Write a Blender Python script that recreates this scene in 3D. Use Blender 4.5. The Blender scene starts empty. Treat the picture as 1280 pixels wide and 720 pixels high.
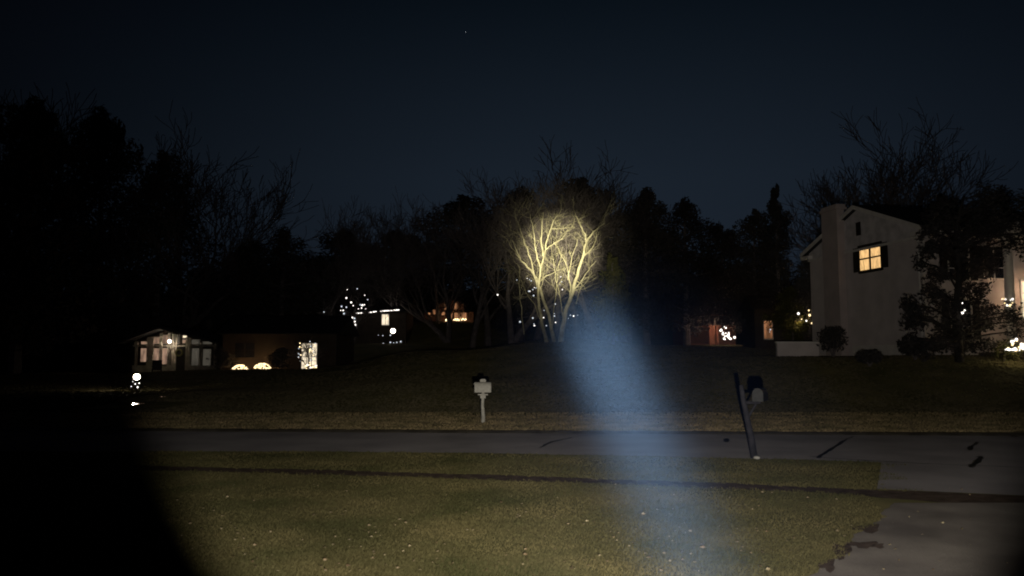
import bpy, math, random
import numpy as np
from mathutils import Vector, Matrix

R = math.radians
scene = bpy.context.scene
C = scene.collection
random.seed(7)

# ------------------------------------------------------------------ camera
CAMZ = 1.6
F = 1000.0                       # focal length in photo pixels (1280 wide)
PITCH = math.atan(90 / F)
cd = bpy.data.cameras.new('camera'); cam = bpy.data.objects.new('camera', cd); C.objects.link(cam)
cd.sensor_width = 36; cd.lens = 36 * F / 1280; cd.clip_end = 3000; cd.clip_start = 0.02
cd.dof.use_dof = True; cd.dof.focus_distance = 45; cd.dof.aperture_fstop = 2.6
cam.location = (0, 0, CAMZ); cam.rotation_euler = (R(90) + PITCH, 0, 0)
scene.camera = cam
fwd = Vector((0, math.cos(PITCH), math.sin(PITCH))); upv = Vector((0, -math.sin(PITCH), math.cos(PITCH)))
def ray(px, py):
    return fwd * F + Vector((px - 640, 0, 0)) + upv * (360 - py)
def P(px, py, Y):
    d = ray(px, py); return Vector((0, 0, CAMZ)) + d * (Y / d.y)
def G(px, py, z=0.0):
    d = ray(px, py); return Vector((0, 0, CAMZ)) + d * ((z - CAMZ) / d.z)

# ------------------------------------------------------------------ night sky
world = bpy.data.worlds.new('World'); scene.world = world; world.use_nodes = True
nt = world.node_tree; nt.nodes.clear()
sky = nt.nodes.new('ShaderNodeTexSky'); sky.sky_type = 'NISHITA'; sky.sun_disc = False
sky.sun_elevation = R(-4.0); sky.sun_rotation = R(150); sky.air_density = 1.0; sky.dust_density = 0.3; sky.ozone_density = 3.0
hs = nt.nodes.new('ShaderNodeHueSaturation'); hs.inputs['Saturation'].default_value = 0.9
bg = nt.nodes.new('ShaderNodeBackground'); bg.inputs[1].default_value = 0.3
wo = nt.nodes.new('ShaderNodeOutputWorld')
# town skyglow: strongest low in the sky ahead, fading upwards and sideways, added to the last of the twilight
tcw = nt.nodes.new('ShaderNodeTexCoord'); sx = nt.nodes.new('ShaderNodeSeparateXYZ'); rp = nt.nodes.new('ShaderNodeValToRGB')
for p_, c_ in ((0.0, (.0120, .0175, .0275)), (0.22, (.0095, .0150, .0235)), (0.42, (.0030, .0058, .0092)), (1.0, (.001, .002, .004))):
    e_ = rp.color_ramp.elements[0] if p_ == 0 else (rp.color_ramp.elements[-1] if p_ == 1.0 else rp.color_ramp.elements.new(p_)); e_.position = p_; e_.color = (*c_, 1)
dt = nt.nodes.new('ShaderNodeVectorMath'); dt.operation = 'DOT_PRODUCT'; dt.inputs[1].default_value = Vector((.12, .97, .2)).normalized()
pw = nt.nodes.new('ShaderNodeMath'); pw.operation = 'POWER'; pw.inputs[1].default_value = 6.0; pw.use_clamp = True
mx = nt.nodes.new('ShaderNodeMath'); mx.operation = 'MAXIMUM'; mx.inputs[1].default_value = 0.0
sc_ = nt.nodes.new('ShaderNodeVectorMath'); sc_.operation = 'SCALE'; ad_ = nt.nodes.new('ShaderNodeMixRGB'); ad_.blend_type = 'ADD'; ad_.inputs[0].default_value = 1
nm_ = nt.nodes.new('ShaderNodeVectorMath'); nm_.operation = 'NORMALIZE'; L_ = nt.links.new
L_(tcw.outputs['Generated'], nm_.inputs[0]); L_(nm_.outputs[0], sx.inputs[0]); L_(sx.outputs['Z'], rp.inputs[0]); L_(nm_.outputs[0], dt.inputs[0])
L_(dt.outputs['Value'], mx.inputs[0]); L_(mx.outputs[0], pw.inputs[0]); L_(rp.outputs[0], sc_.inputs[0]); L_(pw.outputs[0], sc_.inputs['Scale'])
hs.inputs['Value'].default_value = 0.18
L_(sky.outputs[0], hs.inputs['Color']); L_(hs.outputs[0], bg.inputs[0])
bg2 = nt.nodes.new('ShaderNodeBackground'); bg2.inputs[1].default_value = 1.0; L_(sc_.outputs[0], bg2.inputs[0])
ads = nt.nodes.new('ShaderNodeAddShader'); L_(bg.outputs[0], ads.inputs[0]); L_(bg2.outputs[0], ads.inputs[1]); L_(ads.outputs[0], wo.inputs[0])

# ------------------------------------------------------------------ the torch (hot centre + wide spill)
TORCH = Vector((0.142, 0.0, CAMZ - 0.34))
def torch(name, aim, power, size_deg, blend, col, rad):
    l = bpy.data.lights.new(name, 'SPOT'); l.energy = power; l.spot_size = R(size_deg); l.spot_blend = blend
    l.color = col; l.shadow_soft_size = rad
    o = bpy.data.objects.new(name, l); C.objects.link(o); o.location = TORCH
    d = aim - TORCH; o.rotation_euler = d.to_track_quat('-Z', 'Y').to_euler()
    return o
AIM = P(700, 318, 50)
torch('torch_hotspot', AIM, 470000, 6.8, 1.0, (1.0, 0.92, 0.58), 0.036)
torch('torch_spill', P(712, 330, 50), 2500, 64, 0.24, (1.0, 0.93, 0.82), 0.02)
torch('torch_halo', AIM, 36000, 12.0, 1.0, (1.0, 0.92, 0.62), 0.014)
torch('torch_corona', P(708, 326, 50), 2600, 50, 1.0, (1.0, 0.93, 0.80), 0.02)

# ------------------------------------------------------------------ render look
scene.view_settings.view_transform = 'Standard'; scene.view_settings.look = 'None'
scene.view_settings.exposure = 0; scene.view_settings.gamma = 1
cy = scene.cycles
cy.use_denoising = True; cy.max_bounces = 4; cy.diffuse_bounces = 2; cy.volume_bounces = 0; cy.transparent_max_bounces = 16
cy.pixel_filter_type = 'BLACKMAN_HARRIS'; cy.filter_width = 1.9; cy.sample_clamp_indirect = 2
cy.use_adaptive_sampling = False; cy.volume_step_rate = 1.0; cy.volume_max_steps = 64

# ------------------------------------------------------------------ helpers
def tag(o, label=None, cat=None, group=None, kind=None):
    if label: o['label'] = label
    if cat: o['category'] = cat
    if group: o['group'] = group
    if kind: o['kind'] = kind
    return o
def empty(name, loc=(0, 0, 0), rz=0.0, **k):
    o = bpy.data.objects.new(name, None); C.objects.link(o); o.location = loc; o.rotation_euler = (0, 0, rz)
    o.empty_display_size = 0.2
    return tag(o, **k)

class MB:
    def __init__(s): s.v = []; s.f = []
    def add(s, vs, fs):
        b = len(s.v); s.v += [tuple(p) for p in vs]; s.f += [tuple(b + i for i in f) for f in fs]
    def box(s, x0, x1, y0, y1, z0, z1, M=None):
        vs = [Vector((x, y, z)) for z in (z0, z1) for y in (y0, y1) for x in (x0, x1)]
        if M is not None: vs = [M @ v for v in vs]
        s.add(vs, [(0, 2, 3, 1), (4, 5, 7, 6), (0, 1, 5, 4), (2, 6, 7, 3), (0, 4, 6, 2), (1, 3, 7, 5)])
    def poly(s, pts, M=None):
        if M is not None: pts = [M @ Vector(p) for p in pts]
        s.add(pts, [tuple(range(len(pts)))])
    def prism(s, pts, d, M=None):        # pts: closed outline, d: extrusion vector
        n = len(pts); a = [Vector(p) for p in pts]; b = [p + Vector(d) for p in a]
        if M is not None: a = [M @ p for p in a]; b = [M @ p for p in b]
        s.add(a + b, [tuple(range(n))[::-1], tuple(range(n, 2 * n))] + [(i, (i + 1) % n, n + (i + 1) % n, n + i) for i in range(n)])
    def tube(s, pts, rad, sides=6, cap=True):
        pts = [Vector(p) for p in pts]; base = len(s.v); n = len(pts); up = None
        for i, p in enumerate(pts):
            t = (pts[min(i + 1, n - 1)] - pts[max(i - 1, 0)])
            if t.length < 1e-6: t = Vector((0, 0, 1))
            t.normalize()
            if up is None: up = t.orthogonal().normalized()
            up = (up - t * up.dot(t)); up = up.normalized() if up.length > 1e-5 else t.orthogonal().normalized()
            w = t.cross(up)
            for k in range(sides):
                a = 2 * math.pi * k / sides
                s.v.append(tuple(p + (up * math.cos(a) + w * math.sin(a)) * rad[i]))
        for i in range(n - 1):
            for k in range(sides):
                a = base + i * sides + k; b = base + i * sides + (k + 1) % sides
                s.f.append((a, b, b + sides, a + sides))
        if cap and sides > 3:
            s.f.append(tuple(base + k for k in range(sides))[::-1]); s.f.append(tuple(base + (n - 1) * sides + k for k in range(sides)))
    def lathe(s, prof, c=(0, 0, 0), n=16):
        b = len(s.v)
        for r, z in prof:
            for k in range(n):
                a = 2 * math.pi * k / n; s.v.append((c[0] + r * math.cos(a), c[1] + r * math.sin(a), c[2] + z))
        for i in range(len(prof) - 1):
            for k in range(n):
                p = b + i * n + k; q = b + i * n + (k + 1) % n; s.f.append((p, q, q + n, p + n))
    def ball(s, c, r, sq=1.0, n=10, m=6):
        s.lathe([(max(1e-4, r * math.sin(math.pi * j / m)), -r * sq * math.cos(math.pi * j / m)) for j in range(m + 1)], c, n)
    def build(s, name, mat, parent=None, smooth=False, bevel=0):
        me = bpy.data.meshes.new(name); me.from_pydata(s.v, [], s.f); me.update()
        if mat: me.materials.append(mat)
        if smooth: me.polygons.foreach_set('use_smooth', [True] * len(me.polygons))
        o = bpy.data.objects.new(name, me); C.objects.link(o)
        if parent: o.parent = parent
        if bevel:
            b = o.modifiers.new('bevel', 'BEVEL'); b.width = bevel; b.segments = 2; b.limit_method = 'ANGLE'
        return o

def mat(name, col, col2=None, scale=4.0, rough=0.85, bump=0.0, bscale=None, detail=6, metallic=0.0, spec=0.3, contrast=(0.35, 0.65), dr=0.0):
    m = bpy.data.materials.new(name); m.use_nodes = True; t = m.node_tree; b = t.nodes['Principled BSDF']
    b.inputs['Roughness'].default_value = rough; b.inputs['Metallic'].default_value = metallic
    b.inputs['Specular IOR Level'].default_value = spec; b.inputs['Diffuse Roughness'].default_value = dr
    tc = t.nodes.new('ShaderNodeTexCoord')
    n = t.nodes.new('ShaderNodeTexNoise'); n.inputs['Scale'].default_value = scale; n.inputs['Detail'].default_value = detail
    t.links.new(tc.outputs['Object'], n.inputs['Vector'])
    r = t.nodes.new('ShaderNodeValToRGB'); c2 = col2 or tuple(c * 0.7 for c in col)
    r.color_ramp.elements[0].color = (*c2, 1); r.color_ramp.elements[1].color = (*col, 1)
    r.color_ramp.elements[0].position, r.color_ramp.elements[1].position = contrast
    t.links.new(n.outputs['Fac'], r.inputs['Fac']); t.links.new(r.outputs[0], b.inputs['Base Color'])
    if bump:
        n2 = t.nodes.new('ShaderNodeTexNoise'); n2.inputs['Scale'].default_value = bscale or scale * 4; n2.inputs['Detail'].default_value = 5
        t.links.new(tc.outputs['Object'], n2.inputs['Vector'])
        bp = t.nodes.new('ShaderNodeBump'); bp.inputs['Strength'].default_value = bump; bp.inputs['Distance'].default_value = 0.02
        t.links.new(n2.outputs['Fac'], bp.inputs['Height']); t.links.new(bp.outputs[0], b.inputs['Normal'])
    return m
def emit(name, col, strength, var=0.0, scale=3.0, dark=0.3, sample=False):
    m = bpy.data.materials.new(name); m.use_nodes = True; t = m.node_tree; b = t.nodes['Principled BSDF']
    b.inputs['Base Color'].default_value = (0.05, 0.05, 0.05, 1); b.inputs['Roughness'].default_value = 0.4
    b.inputs['Emission Strength'].default_value = strength; b.inputs['Emission Color'].default_value = (*col, 1)
    if var:                                                    # curtains and things behind the pane
        tc = t.nodes.new('ShaderNodeTexCoord'); mp = t.nodes.new('ShaderNodeMapping'); mp.inputs['Scale'].default_value = (1, 1, 0.35)
        n = t.nodes.new('ShaderNodeTexNoise'); n.inputs['Scale'].default_value = scale; n.inputs['Detail'].default_value = 3
        r = t.nodes.new('ShaderNodeValToRGB'); r.color_ramp.elements[0].position = 0.35; r.color_ramp.elements[1].position = 0.62
        r.color_ramp.elements[0].color = tuple(c * dark for c in col) + (1,); r.color_ramp.elements[1].color = (*col, 1)
        t.links.new(tc.outputs['Object'], mp.inputs[0]); t.links.new(mp.outputs[0], n.inputs['Vector'])
        t.links.new(n.outputs['Fac'], r.inputs['Fac']); t.links.new(r.outputs[0], b.inputs['Emission Color'])
    m.cycles.emission_sampling = 'FRONT' if sample else 'NONE'
    return m
def lamp(name, loc, power, col=(1, 0.75, 0.5), rad=0.08, parent=None):
    l = bpy.data.lights.new(name, 'POINT'); l.energy = power; l.color = col; l.shadow_soft_size = rad
    o = bpy.data.objects.new(name, l); C.objects.link(o); o.location = loc
    if parent: o.parent = parent
    return o

def brick_mat(name, col, mortar, scale=1.0, bump=0.3, rough=0.8):
    m = mat(name, col, tuple(c * 0.82 for c in col), scale=1.3, rough=rough); t = m.node_tree; b = t.nodes['Principled BSDF']
    tc = t.nodes.new('ShaderNodeTexCoord'); sp = t.nodes.new('ShaderNodeSeparateXYZ'); ad = t.nodes.new('ShaderNodeMath'); cb = t.nodes.new('ShaderNodeCombineXYZ')
    t.links.new(tc.outputs['Object'], sp.inputs[0]); t.links.new(sp.outputs['X'], ad.inputs[0]); t.links.new(sp.outputs['Y'], ad.inputs[1])
    t.links.new(ad.outputs[0], cb.inputs['X']); t.links.new(sp.outputs['Z'], cb.inputs['Y'])
    br = t.nodes.new('ShaderNodeTexBrick'); br.inputs['Scale'].default_value = 4.0 * scale; br.inputs['Mortar Size'].default_value = 0.015
    br.inputs['Brick Width'].default_value = 0.9; br.inputs['Row Height'].default_value = 0.3
    t.links.new(cb.outputs[0], br.inputs['Vector'])
    mx = t.nodes.new('ShaderNodeMixRGB'); ramp = [n for n in t.nodes if n.type == 'VALTORGB'][0]
    t.links.new(br.outputs['Fac'], mx.inputs[0]); t.links.new(ramp.outputs[0], mx.inputs[1]); mx.inputs[2].default_value = (*mortar, 1)
    t.links.new(mx.outputs[0], b.inputs['Base Color'])
    bp = t.nodes.new('ShaderNodeBump'); bp.invert = True; bp.inputs['Strength'].default_value = bump; bp.inputs['Distance'].default_value = 0.01
    t.links.new(br.outputs['Fac'], bp.inputs['Height']); t.links.new(bp.outputs[0], b.inputs['Normal'])
    return m

M = dict(
    lawn=mat('winter_lawn', (0.112, 0.096, 0.044), (0.056, 0.054, 0.024), scale=0.6, bump=0.6, bscale=25, rough=0.95, spec=0.05, dr=1),
    blade=mat('grass_blades', (0.128, 0.108, 0.046), (0.056, 0.057, 0.021), scale=0.9, rough=0.8, detail=10, spec=0.15, contrast=(0.36, 0.64)),
    soil=mat('bare_soil', (0.060, 0.045, 0.036), (0.028, 0.021, 0.017), scale=6, bump=0.9, bscale=30, rough=1, spec=0.05, dr=1),
    verge=mat('dead_verge', (0.30, 0.235, 0.15), (0.16, 0.135, 0.08), scale=1.3, bump=0.8, bscale=22, rough=1, spec=0.05, dr=1),
    asphalt=mat('old_asphalt', (0.18, 0.168, 0.17), (0.125, 0.117, 0.12), scale=0.7, bump=0.5, bscale=60, rough=0.9, detail=12, spec=0.1, dr=1),
    kerb=mat('kerb_concrete', (0.15, 0.13, 0.10), (0.07, 0.06, 0.045), scale=2.5, bump=0.4, rough=0.95),
    concrete=mat('driveway_concrete', (0.125, 0.112, 0.10), (0.07, 0.062, 0.057), scale=1.1, bump=0.5, bscale=50, rough=0.9, detail=12, spec=0.1, dr=1),
    tar=mat('crack_tar', (0.012, 0.012, 0.013), scale=5, rough=0.7),
    bark=mat('bark', (0.42, 0.39, 0.28), (0.24, 0.22, 0.15), scale=3, bump=0.8, bscale=14, rough=0.95, spec=0.1),
    darkbark=mat('dark_bark', (0.19, 0.165, 0.165), (0.12, 0.105, 0.105), scale=3, rough=0.95, spec=0.1),
    darkerbark=mat('darker_bark', (0.05, 0.045, 0.04), (0.03, 0.026, 0.024), scale=3, rough=0.95, spec=0.1),  # darker bark tone for the magnolia trunk
    farblade=mat('slope_grass_blades', (0.125, 0.105, 0.062), (0.085, 0.075, 0.042), scale=0.5, rough=0.85, detail=6, spec=0.1),
    dryblade=mat('dry_grass_blades', (0.34, 0.26, 0.14), (0.14, 0.12, 0.06), scale=1.4, rough=0.85, detail=10, spec=0.1),
    leaf=mat('evergreen_leaves', (0.088, 0.078, 0.075), (0.045, 0.044, 0.042), scale=1.2, rough=0.8, spec=0.1),
    leafy=mat('yellow_green_leaves', (0.13, 0.12, 0.04), (0.05, 0.055, 0.02), scale=1.2, rough=0.7, spec=0.2),
    wbrick=brick_mat('painted_brick', (0.68, 0.61, 0.59), (0.58, 0.51, 0.50)),
    siding=mat('white_siding', (0.72, 0.67, 0.67), scale=2, rough=0.7),
    trim=mat('white_trim', (0.72, 0.68, 0.64), (0.62, 0.58, 0.54), scale=3, rough=0.5),
    roof=mat('roof_shingle', (0.045, 0.042, 0.045), (0.02, 0.02, 0.022), scale=6, bump=0.5, rough=0.95),
    shutter=mat('shutter_black', (0.012, 0.009, 0.009), scale=4, rough=0.5),
    chim=brick_mat('chimney_brick', (0.52, 0.44, 0.42), (0.42, 0.35, 0.34)),
    dwall=mat('dark_house_wall', (0.055, 0.043, 0.034), (0.032, 0.025, 0.02), scale=2, rough=0.9),
    rwall=brick_mat('red_brick', (0.26, 0.11, 0.07), (0.22, 0.18, 0.15)),
    wood=mat('grey_wood', (0.34, 0.31, 0.26), (0.22, 0.20, 0.17), scale=3, rough=0.8),
    postw=mat('weathered_post', (0.036, 0.034, 0.040), (0.018, 0.017, 0.020), scale=7, bump=0.6, rough=0.9),
    mblack=mat('mailbox_black', (0.015, 0.015, 0.017), scale=8, rough=0.45),
    mgrey=mat('mailbox_door', (0.035, 0.035, 0.035), (0.02, 0.02, 0.02), scale=14, rough=0.6),
    mwhite=mat('mailbox_white', (0.62, 0.60, 0.52), (0.44, 0.42, 0.37), scale=9, rough=0.6),
    glass=mat('dark_glass', (0.02, 0.022, 0.03), scale=1, rough=0.08, spec=0.8),
    stone=mat('pale_stone', (0.55, 0.53, 0.48), scale=20, rough=0.8, bump=0.5),
    puddle=mat('puddle_water', (0.01, 0.01, 0.012), scale=1, rough=0.06, spec=1.0),
    dryleaf=mat('dry_leaf', (0.42, 0.36, 0.22), (0.20, 0.13, 0.07), scale=30, rough=0.7),
    win_warm=emit('lit_window_warm', (1.0, 0.60, 0.24), 1.1, var=1, scale=9, dark=0.55),
    win_dim=emit('lit_window_dim', (1.0, 0.62, 0.42), 0.36, var=1, scale=2.2, dark=0.3),
    win_faint=emit('lit_window_faint', (0.9, 0.8, 0.62), 0.06, var=1, scale=1.2, dark=0.3),
    win_white=emit('lit_window_white', (1.0, 0.84, 0.60), 1.3, var=1, scale=3, dark=0.5),
    win_orange=emit('lit_window_orange', (1.0, 0.42, 0.18), 0.42, var=1, scale=2.0, dark=0.25),
    bulb_w=emit('bulb_white', (1.0, 0.93, 0.85), 2.2),
    bulb_d=emit('bulb_dim', (0.85, 0.92, 1.0), 0.8),
    bulb_y=emit('bulb_warm', (1.0, 0.74, 0.38), 2.6),
    globe=emit('lamp_globe', (1.0, 0.86, 0.68), 9.0),
    globe_y=emit('lamp_globe_warm', (1.0, 0.72, 0.36), 6.0),
)

# ------------------------------------------------------------------ terrain
CTRL = np.array([(-5, 51, 2.2), (11, 50, 2.3), (-19, 40, .05), (-17, 34, .0), (-24, 47, .15), (-28, 65, .4), (-48, 65, .4), (-35, 38, .1), (-20, 60, .9), (-15, 60, .9), (-12, 80, 3.2), (-8, 92, 6.0), (3, 50, 2.7), (5, 60, 3.2),
                 (16, 43, 1.8), (18, 34.5, 1.8), (28, 37, 1.8), (24, 44, 1.8), (15, 40, 1.75), (17.5, 70, 2.9), (12, 58, 2.6), (0, 120, 8), (-40, 120, 4), (45, 120, 6),
                 (0, 33, .7), (-12, 33, .3), (11, 31, 1.0), (30, 29, 1.0), (-12, 48, .8), (60, 60, 3), (-80, 80, 1), (0, 200, 9), (-150, 200, 6), (150, 200, 8)])
def H(x, y):
    if y < 24.6: return 0.0
    d2 = (CTRL[:, 0] - x) ** 2 + (CTRL[:, 1] - y) ** 2 + 4.0
    w = d2 ** -1.6; z = float((w * CTRL[:, 2]).sum() / w.sum())
    t = min(1.0, (y - 24.6) / 9.0); return z * t * t * (3 - 2 * t)

xs = np.concatenate([-np.geomspace(900, 62, 14), np.arange(-60, 60.1, 1.5), np.geomspace(62, 900, 14)])
ys = np.concatenate([[-40, -15, -5, 0], np.arange(2, 40, 1.0), np.arange(40, 130, 2.5), np.geomspace(132, 1500, 14)])
mb = MB(); nx = len(xs)
mb.v = [(x, y, H(x, y)) for y in ys for x in xs]
mb.f = [(j * nx + i, j * nx + i + 1, (j + 1) * nx + i + 1, (j + 1) * nx + i) for j in range(len(ys) - 1) for i in range(nx - 1)]
tag(mb.build('ground', M['lawn'], smooth=True), kind='structure')

def ext(f, a, b):
    def g(x):
        if x < a: return f(a) + (x - a) * (f(a + .01) - f(a)) / .01
        if x > b: return f(b) + (x - b) * (f(b + .01) - f(b)) / .01
        return f(x)
    return g
rag = lambda x, k, a=.05: a * (math.sin(x * 2.3 + k) + .6 * math.sin(x * 5.9 + 2 * k) + .4 * math.sin(x * 13.1 + k))
road_near = ext(lambda x: 13.9 - .13 * x - .012 * x * x, -6, 9)
road_far = ext(lambda x: 17.7 - .06 * x, -12, 12)
verge_far = lambda x: 23.4 - .03 * x + rag(x, 1, .12)
ditch = ext(lambda x: 11.05 - .23 * x - .008 * x * x, -7, 8)
def ribbon(name, fa, fb, x0, x1, z, m, step=.25, ny=1, parent=None):
    mb = MB(); n = int((x1 - x0) / step)
    for i in range(n + 1):
        x = x0 + (x1 - x0) * i / n
        for j in range(ny + 1): mb.v.append((x, fa(x) + (fb(x) - fa(x)) * j / ny, z))
    k = ny + 1
    mb.f = [(i * k + j, (i + 1) * k + j, (i + 1) * k + j + 1, i * k + j + 1) for i in range(n) for j in range(ny)]
    return mb.build(name, m, parent)
tag(ribbon('road', lambda x: road_near(x) + rag(x, 3, .03), lambda x: road_far(x), -45, 30, .004, M['asphalt']), kind='structure')
tag(ribbon('verge', lambda x: road_far(x) + .30, verge_far, -45, 30, .004, M['verge']), kind='structure')
mb = MB()
for i in range(int(60 / 3.0)):                                    # rolled kerb stones, joints open
    x = -34 + 3 * i
    a = Vector((x + .01, road_far(x) + .01, 0)); b = Vector((x + 2.99, road_far(x + 3) + .01, 0))
    prof = [(0, .005), (.12, .03), (.20, .045), (.28, .04), (.28, -.05), (0, -.05)]
    mb.prism([a + Vector((0, p, q)) for p, q in prof], b - a)
tag(mb.build('kerb', M['kerb']), kind='structure')
tag(ribbon('soil_strip', lambda x: ditch(x) - .22 + rag(x, 5, .03) - max(0, min(.5, (x - 3.5) * .25)), lambda x: ditch(x) + .24 + rag(x, 8, .03), -14, 12, .003, M['soil'], step=.1), kind='structure')

# near driveway (slab) and its apron across the strip
def dline(y):        # left edge of the near driveway, x as a function of y
    a = G(1102, 645); b = G(1018, 720)
    return a.x + (y - a.y) * (b.x - a.x) / (b.y - a.y)
mb = MB(); n = 80; yt = 9.15
for i in range(n + 1):
    y = 1.0 + (min(yt, 9.2) - 1.0) * i / n
    mb.v += [(dline(y) + rag(y * 2, 2, .035), y, .006), (9.5, y, .006)]
mb.f = [(2 * i, 2 * i + 1, 2 * i + 3, 2 * i + 2) for i in range(n)]
tag(mb.build('driveway', M['concrete']), kind='structure')
apx = G(1112, 600).x
mb = MB(); n = 40
for i in range(n + 1):
    u = i / n; y0_ = 9.95; y1_ = 13.0
    a = .455 * y0_ + (9.5 - .455 * y0_) * u; b = .455 * y1_ - .1 + (9.5 - .455 * y1_ + .1) * u
    mb.v += [(a, ditch(a) + .26, .008), (b, road_near(b) + .04, .008)]
mb.f = [(2 * i, 2 * i + 2, 2 * i + 3, 2 * i + 1) for i in range(n)]
tag(mb.build('driveway_apron', M['asphalt']), kind='structure')
# clumps of dead turf and soil along the drive's edge
mb = MB()
for cx, cyy, w, h in [(1085, 662, 16, 5), (1078, 682, 20, 4), (1052, 690, 12, 9), (1035, 708, 10, 8), (1098, 684, 8, 3)]:
    c = G(cx, cyy); pts = []
    for k in range(14):
        a = k * 2 * math.pi / 14; q = 1 + .3 * math.sin(3 * a + cx) + .15 * math.sin(5 * a)
        g = G(cx + w * math.cos(a) * q, cyy + h * math.sin(a) * q); pts.append((g.x, g.y, .010))
    mb.poly(pts[::-1])
tag(mb.build('soil_patches', M['soil']), kind='structure')

# tar-sealed cracks of the road
def strip(pix, w, z=.009):
    mb = MB(); pts = [G(*p) for p in pix]; fine = []
    for a, b in zip(pts, pts[1:]):
        for k in range(6): fine.append(a.lerp(b, k / 6) + Vector((random.uniform(-.02, .02), random.uniform(-.03, .03), 0)))
    fine.append(pts[-1]); n = len(fine)
    for i, p in enumerate(fine):
        t = (fine[min(i + 1, n - 1)] - fine[max(i - 1, 0)]).normalized(); s = Vector((-t.y, t.x, 0)) * w * random.uniform(.6, 1.2) * (.6 if i in (0, n - 1) else 1)
        mb.v += [(p.x + s.x, p.y + s.y, z), (p.x - s.x, p.y - s.y, z)]
    mb.f = [(2 * i, 2 * i + 1, 2 * i + 3, 2 * i + 2) for i in range(n - 1)]
    return tag(mb.build('road_crack', M['tar']), kind='structure')
strip([(675, 560), (690, 553), (715, 547)], .035)
strip([(714, 547), (760, 541.5), (800, 541)], .012)
strip([(1022, 573), (1040, 562), (1056, 551)], .045)
strip([(1056, 551), (1066, 546)], .025)
strip([(1214, 584), (1222, 577), (1227, 571)], .05)
strip([(1210, 562), (1222, 553)], .03)
strip([(1010, 571), (1080, 576), (1150, 580), (1280, 585)], .028)
mb = MB()
for cx, cyy, w, h in [(908, 551, 4, 2.4), (990, 538.5, 5, 2), (1268, 545, 5, 2.2), (1213, 561, 4, 3), (1215, 583, 5, 2.5)]:
    mb.poly([(lambda g: (g.x, g.y, .011))(G(cx + w * math.cos(-a), cyy + h * math.sin(-a))) for a in np.linspace(0, 2 * math.pi, 12, endpoint=False)][::-1])
tag(mb.build('asphalt_patch', M['tar']), kind='structure')
# puddle on the far roadside that mirrors the garden lantern
mb = MB()
for cx, cyy, w, h in [(167, 508.5, 10, 2.2), (205, 503, 8, 1.2)]:
    c = G(cx, cyy); mb.poly([(c.x + (w / 1000 * c.y) * math.cos(a) * (1 + .2 * math.sin(3 * a)), c.y + (h / 59) * c.y * .5 * math.sin(a), H(c.x, c.y) + .02) for a in np.linspace(0, 2 * math.pi, 20, endpoint=False)])
tag(mb.build('water_puddle', M['puddle']), kind='structure')

# ------------------------------------------------------------------ grass
def grass_mesh(name, n, region, keep, hmin, hmax, w, seed, m):
    rng = np.random.default_rng(seed); x0, x1, y0, y1 = region
    u = rng.random(n); y = 1 / (1 / y0 + u * (1 / y1 - 1 / y0)) if y0 > 0 else y0 + u * (y1 - y0)      # denser near
    x = rng.uniform(-1, 1, n) * (y * .68 + .2)
    cl = np.sin(x * 3.1 + 1.7 * np.sin(y * 2.3)) * np.sin(y * 3.7 + np.sin(x * 1.9)) + .5 * np.sin(x * 9.1 + y * 2) * np.sin(y * 8.3)
    low = np.sin(x * 1.3 + 2.1 * np.sin(y * .9 + 1)) * np.sin(y * 1.7 + 1.3 * np.sin(x * .8)) + .4 * np.sin(x * 4.3 + y * 3.1) * np.sin(y * 4.9 - x)
    k = np.array([keep(a, b) for a, b in zip(x, y)]) & (rng.random(n) < np.clip(.8 + .3 * low, .35, 1)) ; x, y, cl = x[k], y[k], cl[k]; n = len(x)
    h = rng.uniform(hmin, hmax, n) * (1 + .12 * cl); a = rng.uniform(0, math.pi * 2, n); ln = rng.uniform(.1, .9, n) * h
    la = rng.uniform(0, math.pi * 2, n); ww = w * rng.uniform(.6, 1.3, n) * (.6 + y / 10)
    v = np.zeros((n, 3, 3))
    v[:, 0, 0] = x - np.cos(a) * ww; v[:, 0, 1] = y - np.sin(a) * ww; v[:, 1, 0] = x + np.cos(a) * ww; v[:, 1, 1] = y + np.sin(a) * ww
    v[:, 2, 0] = x + np.cos(la) * ln; v[:, 2, 1] = y + np.sin(la) * ln; v[:, 2, 2] = h
    me = bpy.data.meshes.new(name); me.vertices.add(3 * n); me.vertices.foreach_set('co', v.ravel())
    me.loops.add(3 * n); me.loops.foreach_set('vertex_index', np.arange(3 * n, dtype=np.int32))
    me.polygons.add(n); me.polygons.foreach_set('loop_start', np.arange(0, 3 * n, 3, dtype=np.int32)); me.polygons.foreach_set('loop_total', np.full(n, 3, dtype=np.int32))
    me.update(calc_edges=True); me.materials.append(m)
    o = bpy.data.objects.new(name, me); C.objects.link(o); return o
def keep_near(x, y):
    return y < ditch(x) - .17 + .07 * math.sin(x * 31 + y * 17) + rag(x, 5, .03) - max(0, min(.5, (x - 3.5) * .25)) and x < dline(y) + rag(y * 2, 2, .06) - (.0 if y < 8.6 else (y - 8.6) * .4)
def keep_strip(x, y):
    return y > ditch(x) + .20 + .06 * math.sin(x * 27 + y * 19) + rag(x, 8, .03) and y < road_near(x) + rag(x, 3, .03) + .02 and x < .462 * y + rag(y * 2.2, 2, .22) + .06 * math.sin(x * 41 + y * 23)
tag(grass_mesh('lawn_grass', 340000, (0, 0, 4.6, 13.5), keep_near, .010, .032, .0036, 1, M['blade']), 'olive winter lawn grass in the foreground before the soil strip', 'grass', kind='stuff')
tag(grass_mesh('strip_grass', 130000, (0, 0, 9.0, 16.0), keep_strip, .012, .034, .0042, 2, M['blade']), 'green grass strip between the soil strip and the road', 'grass', kind='stuff')
def keep_verge(x, y): return y > road_far(x) + .45 + abs(rag(x, 4, .3)) and y < 32
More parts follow.
